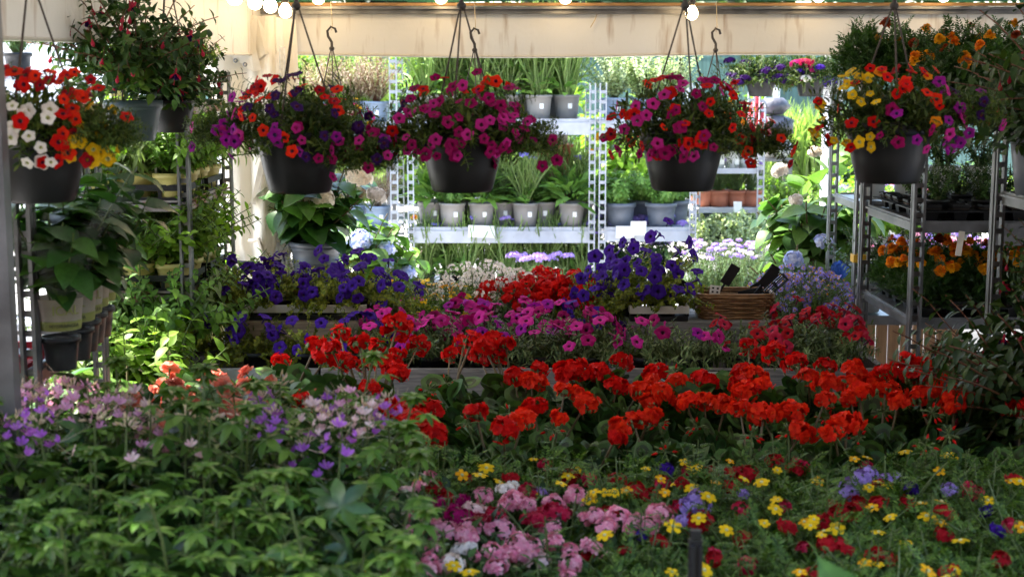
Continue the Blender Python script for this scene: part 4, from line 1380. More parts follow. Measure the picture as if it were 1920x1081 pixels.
# ------------------------------------------------------------------ rear table
RZ = .735
rt = thing('display_bench', 'grey boarded display bench with petunias behind the geraniums', 'bench', (0, 0, 0))
x0, x1, y0, y1 = -.94, 1.165, 4.4, 5.42
b = MB(); b.box(((x0 + x1) / 2, (y0 + y1) / 2, RZ - .012), (x1 - x0, y1 - y0, .024)); link('tabletop', b.build('bench_top', M['table_dark'], False), rt)
b = MB(); b.box(((x0 + x1) / 2 + .17, y0 - .012, .762), (x1 - x0 - .34, .022, .084)); link('front_board', b.build('front_board', M['wood_grey'], False), rt)
b = MB(); b.box((x0 + .165, y0 - .012, .762), (.33, .0215, .0835)); link('front_board', b.build('front_board_zinc', M['dull_zinc'], False), rt)
for xx in (x0 - .012, x1 + .012):
    b = MB(); b.box((xx, (y0 + y1) / 2, .760), (.022, y1 - y0, .08)); link('side_board', b.build('side_board', M['wood_grey'], False), rt)
for ax in (x0 + .06, 0, x1 - .06):
    for ay in (y0 + .05, y1 - .05):
        b = MB(); b.box((ax, ay, (RZ - .024) / 2), (.045, .045, RZ - .024)); link('leg', b.build('bench_leg', M['galv_old'], False), rt)


def text_mesh(s, size, mat, bend=None, ex=.0006, fam=None):
    cu = bpy.data.curves.new('lettering', 'FONT'); cu.body = s; cu.size = size; cu.extrude = ex; cu.align_x = 'CENTER'; cu.align_y = 'CENTER'
    o = bpy.data.objects.new('tmp_text', cu); COL.objects.link(o)
    bpy.context.view_layer.update()
    dg = bpy.context.evaluated_depsgraph_get()
    me = bpy.data.meshes.new_from_object(o.evaluated_get(dg))
    bpy.data.objects.remove(o); bpy.data.curves.remove(cu)
    co_ = np.empty(len(me.vertices) * 3); me.vertices.foreach_get('co', co_); co_ = co_.reshape(-1, 3)
    q = co_.copy()
    if bend:
        a = co_[:, 0] / bend
        q[:, 0] = np.sin(a) * (bend + co_[:, 2]); q[:, 1] = -np.cos(a) * (bend + co_[:, 2]); q[:, 2] = co_[:, 1]
    else:
        q[:, 1] = -co_[:, 2]; q[:, 2] = co_[:, 1]
    me.vertices.foreach_set('co', q.ravel()); me.materials.clear(); me.materials.append(mat); me.update()
    return me


# name card on the front board
sg = P(1346, 725, 4.374)
t = thing('name_card', 'pale name card with black lettering pinned to the bench front board', 'sign', (sg.x, 4.374, .745))
b = MB(); b.box((0, 0, 0), (.19, .003, .115)); b.box((0, -.002, .0555), (.19, .003, .004), mi=1); link('card', b.build('name_card', [M['sign_card'], M['black_ink']], False), t)
link('lettering', text_mesh('Petunien', .021, M['black_ink']), t, Matrix.Translation((-.032, -.0022, .030)))


def crate(name, label, x, y, z, W, D, Hh, mat, nb=2, text=None):
    t = thing(name, label, 'crate', (x, y, z))
    bh = Hh / nb
    for k in range(nb):
        for sy in (-1, 1):
            b = MB(); b.box((0, sy * (D / 2 - .007), bh * (k + .5)), (W, .014, bh - .004)); link('board', b.build('crate_board', mat, False), t)
        for sx in (-1, 1):
            b = MB(); b.box((sx * (W / 2 - .007), 0, bh * (k + .5)), (.0138, D - .03, bh - .0045)); link('board', b.build('crate_end', mat, False), t)
    b = MB()
    for k in range(4): b.box((0, -D / 2 + D * (k + .5) / 4, Hh - .0), (W - .004, D / 4 - .006, .012))
    link('lid', b.build('crate_lid', mat, False), t)
    for sx in (-1, 1):
        b = MB(); b.box((sx * (W / 2 - .012), -D / 2 - .004, Hh / 2), (.024, .008, Hh - .002)); link('corner_batten', b.build('corner_batten', mat, False), t)
    if text: link('lettering', text_mesh(text, .05, M['black_ink']), t, Matrix.Translation((.02, -D / 2 - .002, Hh * .38)))
    return t


LZ = .918
crate('wooden_crate', 'wooden crate with worn black stencil under the left purple petunia tray', P(582, 600, 4.8).x, 4.80, RZ, .45, .30, .17, M['wood_crate'], 1, 'uols')
crate('wooden_crate', 'weathered two-board crate under the wicker basket', P(1305, 600, 4.85).x, 4.86, RZ, .50, .30, .155, M['wood_grey'], 2)
L1, R1x = P(582, 600, 4.8).x, P(1305, 600, 4.85).x
solo('petunia_tray', TRAY_W, 'white-rimmed tray on the stencilled crate, filled with purple petunias', 'plant tray', (L1 + .005, 4.79, RZ + .177))
trr = link('petunia_tray', TRAY_W); trr.scale = (.50, .9, 1)
tag(trr, 'short white-rimmed tray beside the wicker basket, filled with purple petunias', 'plant tray').location = (P(1232, 578, 4.8).x, 4.84, RZ + .163)


def flowered(fols, fl, n, R, Hh, pn, r, front=.6, s0=.9, s1=1.15, fs=1.0, low=.05, z0=.02, upn=.5, facing=-.5):
    """foliage with n flowers over it"""
    sp = [('foliage', random.choice(fols), Matrix.Rotation(random.uniform(0, 6), 4, 'Z') @ Matrix.Scale(fs, 4))]
    for k in range(n):
        p, nn = on_dome(r, R, Hh, front, low, z0)
        nn = nn + np.array([0, facing, upn]) * .6 + r.normal(size=3) * .6
        sp.append((pn, fl[r.randint(len(fl))], orient(nn, p, r.uniform(s0, s1))))
    return sp


def lift(sp, dz): return [(a, m_, Matrix.Translation((0, 0, dz)) @ (mt if mt is not None else Matrix())) for a, m_, mt in sp]


def potted(pot, ht, sp): return [('pot', POT[pot], None)] + lift(sp, ht)


PURP = [recol(m_, M['purple'], M['throat_p']) for m_ in PET]
MAGE = [recol(m_, M['magenta'], M['throat_d']) for m_ in PET] + [recol(m_, M['hot_magenta'], M['throat_d']) for m_ in PET[:2]] + [recol(m_, M['violet_mag'], M['throat_p']) for m_ in PET[:1]]
CRIM = [recol(m_, M['deep_red'], M['throat_d']) for m_ in PET] + [recol(m_, M['crimson'], M['throat_d']) for m_ in PET[:2]]
r = np.random.RandomState(5)
# purple petunias: tray on the left crate (two rows of four), spilling to the sides
k = 0
for j, (y, rn) in enumerate(((4.71, 'front'), (4.86, 'back'))):
    for i, dx in enumerate((-.20, -.07, .06, .19)):
        sp = flowered(LIMF, PURP, 12 if j == 0 else 10, .12, .10 + .04 * j, 'blossom', r, .7, .018, .025, .78)
        place(potted('small', .05, sp), 'petunia_plant', f"purple petunia with lime leaves, {ORDN[i]} from left in {rn} row on stencilled crate", 'petunia', (L1 + dx + jit(.01), y, RZ + .183), 0, 1, 'purple petunias on the left crate')
for i, (dx, y, z, tx) in enumerate(((-.32, 4.72, .80, 'trailing purple petunia hanging left of the stencilled crate'), (-.31, 4.56, RZ, 'purple petunia in the front left corner of the bench'), (-.13, 4.53, RZ, 'purple petunia just before the stencilled crate, near its left end'),
                                    (.03, 4.52, RZ, 'purple petunia just before the middle of the stencilled crate'), (.19, 4.52, RZ, 'purple petunia just before the right end of the stencilled crate'), (.30, 4.74, RZ + .1, 'trailing purple petunia hanging right of the stencilled crate'))):
    sp = flowered(LIMF, PURP, 8, .11, .12, 'blossom', r, .8, .019, .025, .75)
    place(potted('black', .09, sp) if z == RZ else lift(sp, .09), 'petunia_plant', tx, 'petunia', (L1 + dx, y, z), 0, 1, 'purple petunias around the left crate')
# the big purple mound on the right crate
rc = P(1215, 520, 4.85).x
for i, (dx, y, fs, hh, n, tx) in enumerate(((-.055, 4.80, .80, .17, 11, 'purple petunia at the front left of the tall mound beside the wicker basket'), (.055, 4.79, .80, .17, 11, 'purple petunia at the front right of the tall mound beside the wicker basket'),
                                            (.03, 4.90, 1.05, .26, 15, 'tallest purple petunia crowning the mound beside the wicker basket'), (-.08, 4.92, .9, .2, 12, 'purple petunia at the back of the mound beside the wicker basket'))):
    sp = flowered(LIMF, PURP, n, .15 * fs, hh, 'blossom', r, .7, .020, .027, fs)
    place(potted('small', .05, sp), 'petunia_plant', tx, 'petunia', (rc + dx, y, RZ + .168), 0, 1, 'purple petunias on the right crate')
for i, (dx, y, z, fs, tx) in enumerate(((-.19, 4.80, .80, .9, 'purple petunia spilling down left of the mound on the right crate'), (-.15, 4.93, .86, .9, 'purple petunia behind the spill left of the right crate'))):
    sp = flowered(LIMF, PURP, 14, .12, .17, 'blossom', r, .8, .019, .026, fs)
    place(potted('black', .09, sp), 'petunia_plant', tx, 'petunia', (rc + dx, y, z - .06), 0, 1, 'purple petunias beside the right crate')

# magenta petunias across the bench
for y, rn, xs in ((4.50, 'front', [-.40 + .165 * i for i in range(9)]), (4.66, 'middle', [-.40 + .165 * i for i in range(5)]), (4.83, 'rear', [-.34 + .165 * i for i in range(4)])):
    for i, x in enumerate(xs):
        red = x > .72
        sp = flowered(PETF, CRIM if red else MAGE, r.randint(10, 14) if not (x > .3 and y < 4.6) else 7, .125, .13, 'blossom', r, .6, .019, .026, .95, .25, .03, 1.2)
        place(potted('black', .085, sp), 'petunia_plant', f"{'crimson' if red else 'magenta'} petunia, {ORDN[i]} from left in {rn} petunia row of the boarded bench", 'petunia', (x + jit(.02), y + jit(.02), RZ - .01), 0, 1, 'magenta petunias on the bench')
for i, (x, y) in enumerate(((.90, 4.64), (1.05, 4.62), (.97, 4.76), (1.09, 4.80), (1.03, 4.50))):
    sp = flowered(PETF, CRIM, 8, .125, .13, 'blossom', r, .6, .019, .026, .95, .25, .03, 1.0)
    place(potted('black', .085, sp), 'petunia_plant', f"dark crimson petunia in the right bench corner, {ORDN[i]} of five from the basket", 'petunia', (x, y, RZ - .01), 0, 1, 'crimson petunias at the right bench end')
# yellow bidens, euphorbia, red verbena, asters along the back edge
for i, (px, py, Y) in enumerate(((775, 560, 5.0), (820, 555, 5.15), (850, 575, 4.98), (762, 535, 5.2))):
    p = P(px, py, Y)
    sp = flowered(BIDF, BID, 15, .13, .15, 'flower', r, .3, .9, 1.1, 1.05, .3, .02, 1.2)
    place(potted('black', .09, sp), 'bidens_plant', f"yellow-flowered bidens, {ORDN[i]} of four between purple petunias and white euphorbia", 'bidens', (p.x, p.y, RZ - .01), 0, 1, 'yellow bidens on the bench')
eup = cluster(9, 10, .024, .0055, 'white', F5t, .6, .03)
for i, (px, Y) in enumerate(((885, 5.02), (925, 5.15), (955, 5.06), (900, 5.28), (870, 5.2))):
    sp = flowered(EUPF, [eup], 30, .15, .17, 'flower_spray', r, .2, .8, 1.2, 1.05, .2, .03, 1.2)
    place(potted('black', .09, sp), 'euphorbia_plant', f"airy white euphorbia, {ORDN[i]} of five between yellow bidens and red verbena", 'euphorbia', (P(px, 560, Y).x, Y, RZ + .0), 0, 1, 'white euphorbias on the bench')
for i, (px, Y) in enumerate(((950, 4.98), (1000, 5.05), (1050, 5.03), (1085, 5.12), (980, 5.2), (1030, 5.22), (1110, 4.98))):
    sp = flowered(VERF, VB['red'], 20, .12, .12, 'flower_cluster', r, .4, .8, 1.05, .9, .35, .03, 1.2)
    place(potted('black', .09, sp), 'verbena_plant', f"scarlet verbena, {ORDN[i]} of seven left of the purple mound on the bench", 'verbena', (P(px, 570, Y).x, Y, RZ + .03), 0, 1, 'scarlet verbenas on the bench')
for i, (px, Y) in enumerate(((1455, 5.0), (1500, 5.0), (1535, 5.05), (1475, 5.2), (1520, 5.2))):
    sp = flowered(ASTF, AST, 48, .135, .14, 'flower', r, .6, .9, 1.15, .95, .15, .03, .9)
    place(potted('black', .09, sp), 'aster_plant', f"lilac daisy-flowered aster, {ORDN[i]} of five right of the wicker basket", 'aster', (min(P(px, 570, Y).x, 1.10), Y, RZ + .03), 0, 1, 'lilac asters on the bench')

# wicker basket of black plant labels
bp = P(1377, 603, 4.80)
bk = thing('wicker_basket', 'brown rectangular wicker basket full of black plant labels on the crate', 'basket', (bp.x, 4.84, RZ + .163))


def basket_mesh():
    b = MB(); W, D, Hh = .262, .17, .078
    n = 56
    def rim(s, z):
        out = []
        for k in range(n):
            a = 2 * PI * k / n
            c, s_ = math.cos(a), math.sin(a); e = .35
            out.append(np.array([math.copysign(abs(c) ** e, c) * W / 2 * s, math.copysign(abs(s_) ** e, s_) * D / 2 * s, z]))
        return out
    rows_ = 9
    for j in range(rows_):
        z = .006 + (Hh - .012) * j / (rows_ - 1); s = .92 + .08 * j / (rows_ - 1)
        p = rim(s, z); pts = []
        for k in range(n + 1):
            q = p[k % n]; o = .003 * (1 if ((k // 2 + j) % 2) else -1)
            nr = np.array([q[0] / W, q[1] / D, 0]); nr /= np.linalg.norm(nr) + 1e-9
            pts.append(q + nr * o)
        b.tube(pts, .0046, .0046, 5)
    for z, rr in ((Hh - .002, .0055), (Hh + .005, .005), (.003, .005)):
        p = rim(1.0 if z > .02 else .92, z); b.tube(p + [p[0]], rr, rr, 6)
    for k in range(0, n, 2):
        b.tube([rim(.91, .0)[k], rim(.99, Hh)[k]], .003, .003, 4)
    b.box((0, 0, .006), (W * .88, D * .88, .006)); b.box((0, 0, .05), (W * .9, D * .9, .004), mi=1)
    return b.build('basket_weave', [M['wicker'], M['black_plastic']])


link('weave', basket_mesh(), bk)
lab = MB(); lab.box((0, 0, .02), (.006, .0015, .07)); lab.box((0, 0, .080), (.030, .0015, .062)); LABK = lab.build('black_label', M['black_plastic'], False)
lab = MB()
for xx in (-.012, 0, .012): lab.box((xx, 0, .07), (.0035, .002, .075))
for zz in (.034, .07, .106): lab.box((0, 0, zz), (.027, .0021, .004))
LABF = lab.build('frame_label', M['black_plastic'], False)
lab = MB(); lab.box((0, 0, .03), (.036, .002, .06))
for i in range(2):
    for j in range(4): lab.box((-.008 + .016 * i, -.0014, .012 + .013 * j), (.007, .0012, .006), mi=1)
LABW = lab.build('white_clip_strip', [M['card'], M['black_plastic']], False)
LAB = [(-.065, -.02, .02, .55, 0, LABK), (.055, -.02, .02, .70, 0, LABK), (.07, .0, .02, .62, .1, LABK), (.075, -.03, .01, .78, -.15, LABF), (.09, .01, .005, .85, .2, LABF), (-.01, .02, .0, 1.35, .3, LABK), (.02, -.04, .0, 1.40, .5, LABK), (-.03, .04, .005, 1.3, -.4, LABK), (.03, .05, .01, 1.2, .6, LABK), (-.1, .03, .0, -.9, .2, LABK), (.0, -.055, .0, 1.45, 1.0, LABF)]
for i, (dx, dy, dz, a, tz, me) in enumerate(LAB):
    o = link('plant_label', me); o.matrix_basis = Matrix.Translation(Vector((bp.x + dx, 4.84 + dy, RZ + .205 + dz))) @ Matrix.Rotation(tz, 4, 'Z') @ Matrix.Rotation(a, 4, 'Y') @ Matrix.Scale(1.2, 4)
    tag(o, f"black plastic {'slotted frame' if me is LABF else 'blade'} label in the wicker basket, {ORDN[i]} of eleven by depth", 'plant label', 'black labels in the basket')
o = link('clip_strip', LABW); o.matrix_basis = Matrix.Translation((bp.x - .075, 4.79, RZ + .215)) @ Matrix.Rotation(.12, 4, 'Y')
tag(o, 'white perforated clip strip standing at the left end of the wicker basket', 'clip')

# peach begonias
for i, (px, py, Y) in enumerate(((305, 735, 3.35), (345, 715, 3.5), (370, 700, 3.65), (440, 740, 3.4), (480, 725, 3.6), (525, 722, 3.7), (405, 735, 3.55))):
    p = P(px, py, Y)
    sp = flowered(BEGF, BEG, 9, .10, .14, 'flower', r, .5, .72, 1.0, 1.0, .35, .02, 1.0)
    zz = p.z - .215
    place(potted('black', .095, sp), 'begonia_plant', f"peach begonia with ruffled double flowers, {ORDN[i]} of seven behind the cleomes", 'begonia', (p.x, p.y, zz), 0, 1, 'peach begonias behind the cleomes')
table('side_table', 'small table under the peach begonias behind the cleomes', -1.0, -.56, 3.25, 3.95, .60, M['table_dark'])

# ------------------------------------------------------------------ hanging baskets
def basket_pot():
    b = MB()
    b.lathe([(.001, 0), (.066, 0), (.071, .006), (.083, .055), (.094, .105), (.098, .112), (.1005, .113), (.1005, .138), (.095, .138), (.092, .125)], 40)
    b.lathe([(.093, .125), (.05, .135), (.001, .138)], 24, mi=1)
    return b.build('basket_pot', [M['basket_plastic'], M['soil']])


BPOT = basket_pot()
BPOTG = recol(BPOT, M['green_plastic'], M['soil'])


def hook_mesh():
    b = MB(); pts = [(0, 0, -.02), (0, 0, .0), (-.012, 0, .02), (-.014, 0, .038), (-.002, 0, .052), (.012, 0, .046), (.016, 0, .032)]
    b.tube(pts, .0048, .0042, 7, cap=True); b.lathe([(.003, -.03), (.009, -.024), (.009, -.018), (.003, -.012)], 8)
    return b.build('hanger_hook', M['iron'])


HOOK = hook_mesh()


def cords(top, z0, R, n=3, rr=.0022):
    out = []
    for k in range(n):
        a = 2 * PI * k / n + .5
        b = MB(); b.tube([(R * math.cos(a), R * math.sin(a), z0), (R * .45 * math.cos(a), R * .45 * math.sin(a), z0 + (top - z0) * .55), (.004 * math.cos(a), .004 * math.sin(a), top)], rr, rr, 5)
        out.append(b.build('hanging_cord', M['cord']))
    return out


def hanging(name, label, cat, X, Y, zb, ztop, pot, sp, sc=1.0, group=None, bar=2.10, wire=True, hook=True):
    t = thing(name, label, cat, (X, Y, zb), jit(.3), 1, group)
    link('pot', pot, t, Matrix.Scale(sc, 4))
    for pn, me, mt in sp: link(pn, me, t, Matrix.Translation((0, 0, .125 * sc)) @ (mt if mt is not None else Matrix()))
    for m_ in cords(ztop - zb, .13 * sc, .097 * sc): link('cord', m_, t)
    if hook: link('hook', HOOK, t, Matrix.Translation((0, 0, ztop - zb + .025)) @ Matrix.Scale(1.15, 4))
    if wire:
        b = MB(); b.tube([(0, 0, ztop - zb + .07), (.004, 0, ztop - zb + .5 * (bar - ztop)), (0, 0, bar - zb + .014), (0, .016, bar - zb + .004)], .0016, .0016, 5); link('wire', b.build('hanging_wire', M['wire']), t)
    return t


def cal(cols):
    out = []
    for c, wgt in cols:
        th = {'yellow': 'throat_g', 'white': 'throat_g', 'orange': 'throat_y', 'magenta': 'throat_d', 'hot_magenta': 'throat_d', 'dark_purple': 'throat_d', 'red': 'throat_d', 'orange_red': 'throat_d', 'violet_mag': 'throat_p', 'deep_red': 'throat_d'}[c]
        for k in range(wgt): out.append(recol(CAL[k % 3], M[c], M[th]))
    return out


def cal_spec(r, regions, n, R=.150, Hh=.115, fs=1.0, low=-.55, trail=None, fsz=1.0):
    R, Hh = R * 1.06, Hh * 1.06
    """regions: function of the flower's angle to the viewer's right (-1..1) giving the colour list"""
    sp = [('foliage', random.choice(CALF), Matrix.Rotation(random.uniform(0, 6), 4, 'Z') @ Matrix.Scale(fs, 4))]
    for k in range(n):
        for tr_ in range(40):
            p, nn = on_dome(r, R, Hh, .72, low, .01)
            if p[2] > -.02 or math.hypot(p[0], p[1]) > .115: break
        if p[2] < 0: p[2] *= .8
        if fsz > 1.05 and p[0] < -.2 * R and r.rand() < .75: p[0] *= -1; nn[0] *= -1
        lst = regions(p[0] / R, p[2])
        nn = nn * .9 + np.array([0, -.4, .15]) + r.normal(size=3) * .45
        sp.append(('blossom', lst[r.randint(len(lst))], orient(nn, p * r.uniform(1.0, 1.17), fsz * r.uniform(.0098, .0156))))
    for tx_, tz_, cols, cnt in (trail or []):
        sp.append(('foliage', random.choice(CALF), Matrix.Translation((tx_, -.03, tz_)) @ Matrix.Rotation(random.uniform(0, 6), 4, 'Z') @ Matrix.Scale(.55, 4)))
        for k in range(cnt):
            p, nn = on_dome(r, .085, .07, .8, -.7, 0)
            nn = nn + np.array([0, -.6, .1]) + r.normal(size=3) * .3
            sp.append(('blossom', cols[r.randint(len(cols))], orient(nn, p + np.array([tx_, -.03, tz_]), r.uniform(.0115, .0145))))
    return sp


r = np.random.RandomState(21)
c_all = dict(w=cal([('white', 3)]), rd=cal([('red', 2), ('orange_red', 2), ('deep_red', 1)]), y=cal([('gold', 2)]) if False else cal([('yellow', 3)]), m=cal([('magenta', 2), ('hot_magenta', 3)]), v=cal([('violet_mag', 2), ('magenta', 1)]), d=cal([('dark_purple', 2)]), o=cal([('orange_red', 2), ('orange', 1)]))
A = c_all


def reg1(x, z):
    if z > .085: return A['rd']
    if x < .56: return A['w'] * 6 + A['rd'][:4]
    if x > .8: return A['y']
    return A['rd'] + A['y'][:1]


def reg3(x, z):
    if x < -.55: return A['v']
    if x > .35 and z < .05: return A['m'] + A['v'] + A['d']
    if z > .05: return A['rd'] + A['d']
    return A['d'] + A['o'] + A['v'] + A['m'][:2]


def reg4(x, z):
    if x < -.7: return A['rd'] + A['d']
    if z > .08: return A['m'] * 2 + A['rd'][:3]
    return A['m']


def reg5(x, z):
    if x > .55: return A['rd']
    if x < -.45 and z > -.0: return A['rd'] + A['m'][:2]
    return A['m'] + A['rd'][:2]


def reg6(x, z):
    if x < -.35: return A['y'] * 2 + A['rd'][:2]
    if x > .6: return A['d'] + A['v']
    if z > .045: return A['rd'] + A['o']
    return A['v'] + A['m'] + A['o']


TRL = {563: [(.17, -.05, A['m'] + A['v'] + A['d'], 14), (-.17, .0, A['v'], 8)], 867: [(-.15, -.02, A['rd'][:2] + A['d'], 7), (.15, -.02, A['m'], 9)], 1279: [(.17, -.03, A['rd'], 7)], 1664: [(.16, .02, A['d'] + A['v'], 8)], 75: [(.15, .0, A['y'][:2] + A['rd'][:2], 5)]}
HB = [(75, 377, 2.85, 1.0, reg1, 92, 'hanging basket with white, red and yellow calibrachoas at the tent pole', .95), (563, 360, 3.25, 1.0, reg3, 84, 'hanging basket of mixed purple, orange and pink calibrachoas nearest the corner curtain', 1.0),
      (867, 358, 3.25, .98, reg4, 96, 'hanging basket packed with magenta calibrachoas before the tall outdoor rack', 1.0), (1279, 356, 3.25, .98, reg5, 92, 'hanging basket of magenta and red calibrachoas above the wicker basket', 1.0), (1664, 342, 3.25, 1.0, reg6, 84, 'hanging basket of yellow, orange and violet calibrachoas before the marigold rack', 1.0)]
for px, py, Y, sc, rg, n, tx, fs in HB:
    p = P(px, py, Y)
    tp = P(px, 12, Y).z if Y > 3 else P(px, -40, Y).z
    hanging('hanging_basket', tx, 'hanging basket', p.x, Y, p.z, tp, BPOT, cal_spec(r, rg, n, .150, .115, fs, -.55, TRL.get(px), 1.08 if px == 75 else 1.0), sc, 'calibrachoa hanging baskets', 2.10)
# trailing shoots on the third basket
# fuchsia baskets
def fuchsia_spec(r, fs=1.0, nb=26):
    sp = [('foliage', random.choice(FUCF), Matrix.Rotation(random.uniform(0, 6), 4, 'Z') @ Matrix.Scale(fs, 4))]
    for k in range(nb):
        p, nn = on_dome(r, .20 * fs, .19 * fs, .6, -.05, .02)
        sp.append(('bud' if k % 5 else 'flower', FUB if k % 5 else FUF, Matrix.Translation(p) @ Matrix.Rotation(r.uniform(0, 6), 4, 'Z') @ tilt(r.normal() * .2, r.normal() * .2) @ Matrix.Scale(.78, 4)))
    return sp


p = P(252, 264, 3.95); hanging('fuchsia_basket', 'fuchsia with red buds in a bluish green hanging pot beside the herb rack', 'hanging basket', p.x, p.y, p.z, 2.0, BPOTG, lift(fuchsia_spec(r, 1.08, 34), .055), .80, 'fuchsia hanging baskets')
p = P(322, 248, 4.12); hanging('fuchsia_basket', 'fuchsia in a dark hanging pot half hidden behind the bluish green one', 'hanging basket', p.x, p.y, p.z, 2.0, BPOT, fuchsia_spec(r, .8, 14), .70, 'fuchsia hanging baskets')
# small baskets at the back rail
for px, topy, tx, cl in ((622, 100, 'small hanging basket of peach and magenta calibrachoas on the rear rail hook left', A['m'] + A['y'] + A['w'][:1]), (890, 103, 'small hanging basket on the rear rail hook behind the magenta basket', A['m'] + A['rd']), (1342, 103, 'small hanging basket on the rear rail hook behind the red and magenta basket', A['o'] + A['y'])):
    Y = 5.60; top = P(px, topy - 18, Y); zb = top.z - .42
    hanging('hanging_basket', tx, 'hanging basket', top.x, Y, zb, top.z - .02, BPOT, cal_spec(r, lambda x, z, cl=cl: cl, 26, .155, .09, 1.0), .85, 'baskets hooked on the rear rail', 1.985)
for px, y0_, y1_ in ((1115, 62, 24),):
    a, c = P(px - 8, 52, 5.78), P(px + 6, 22, 5.78); b = MB(); b.tube([a, (a + c) / 2 + Vector((.004, 0, 0)), c], .002, .002, 5); solo('wire_hook', b.build('wire_hook', M['wire']), 'bare wire hook hanging empty before the middle of the valance', 'hook')
# ------------------------------------------------------------------ left racks
r = np.random.RandomState(31)
# near left rack with sleeved hydrangeas
rack('plant_rack', 'dark worn rack nearest the tent pole holding sleeved plants', -1.55, -1.0, 2.95, 3.46, (.62, 1.085), 1.50, M['galv_old'], 'rack', None, 0, .034, .042, None, .04)
slv = MB(); slv.lathe([(.044, 0), (.050, .10), (.056, .135)], 22); SLV0 = slv.build('sleeve_base', M['cello_base'])
slv = MB(); slv.lathe([(.0515, .105), (.060, .185), (.0625, .187)], 22); slv.lathe([(.0528, .106), (.0555, .130)], 22, mi=1); SLV1 = slv.build('sleeve_print', [M['sleeve_band'], M['olive_ink']])
def crinkle():
    q = np.random.RandomState(2); b = MB(); n = 30; V, Q = [], []
    for j in range(7):
        t = j / 6; R = .060 + .075 * t ** 1.2
        for k in range(n):
            a = 2 * PI * k / n; f = 1 + (.05 + .10 * t) * math.sin(7 * a + 3 * t) + .06 * q.normal() * t
            V.append((R * f * math.cos(a), R * f * math.sin(a), .186 + .20 * t + .05 * t * math.cos(a * 2)))
    for j in range(6):
        for k in range(n):
            k2 = (k + 1) % n; Q.append((j * n + k, j * n + k2, (j + 1) * n + k2, (j + 1) * n + k))
    b.add(T_(V, Q)); return b.build('sleeve_film', M['cello'])
SLV2 = crinkle()
TX1 = text_mesh('ICAL', .034, M['olive_ink'], .0615, .0004); TX2 = text_mesh('HYDRANGEA', .013, M['black_ink'], .0575, .0003)
for i, (px, Y, xo) in enumerate(((100, 3.01, 0), (128, 3.12, 0), (143, 3.22, 0), (157, 3.32, 0), (172, 3.41, 0), (72, 3.05, 1), (60, 3.28, 1))):
    X = (px - 960) / FP * Y if not xo else -1.22
    t = thing('sleeved_hydrangea', f"leafy plant in a printed cellophane sleeve, {ORDN[i]} of seven on the nearest rack", 'sleeved plant', (X if not xo else -1.22 + jit(.02), Y, 1.085), jit(.5), .84, 'sleeved plants on the near rack')
    link('pot', POT['black'], t, Matrix.Scale(.86, 4)); link('sleeve', SLV0, t); pb = link('sleeve_print', SLV1, t); link('sleeve_film', SLV2, t)
    link('lettering', TX1, pb, Matrix.Translation((0, 0, .158)) @ Matrix.Rotation(.35, 4, 'Z')); link('small_lettering', TX2, pb, Matrix.Translation((0, 0, .119)) @ Matrix.Rotation(.3, 4, 'Z'))
    link('foliage', SLEF[i % 3], t, Matrix.Translation((0, 0, .12)) @ Matrix.Rotation(random.uniform(0, 6), 4, 'Z') @ Matrix.Scale(.78, 4))
for i, (x, y) in enumerate(((-1.10, 3.05), (-1.25, 3.1), (-1.12, 3.30))):
    pots('black', SHRF, x, y, .62, 'small_shrub', f"small dark shrub on the lower shelf of the nearest rack, {ORDN[i]} of three", 'shrub', 'shrubs low on the near rack')
tr_ = solo('plant_tray', recol(TRAY_H, M['red_cloth'], M['red_cloth']), 'dull red plastic tray low on the nearest rack', 'plant tray', (-1.16, 3.02, 1.087), 0, .6)
# large leaved plants low at the left, before the herb rack
for i, (px, py, Y) in enumerate(((110, 715, 3.75), (190, 712, 3.7), (255, 715, 3.65), (150, 735, 3.5))):
    p = P(px, py, Y)
    pots('slate', HYDL if i % 2 else HYDF, p.x, p.y, p.z - .42, 'hydrangea_plant', f"low broad-leaved plant under the herb rack, {ORDN[i]} of four from the tent pole", 'hydrangea', 'broad-leaved plants before the herb rack', 1, .75)
table('low_table', 'low table for broad-leaved plants before the herb rack', -1.35, -.86, 3.5, 3.95, .44, M['table_dark'])

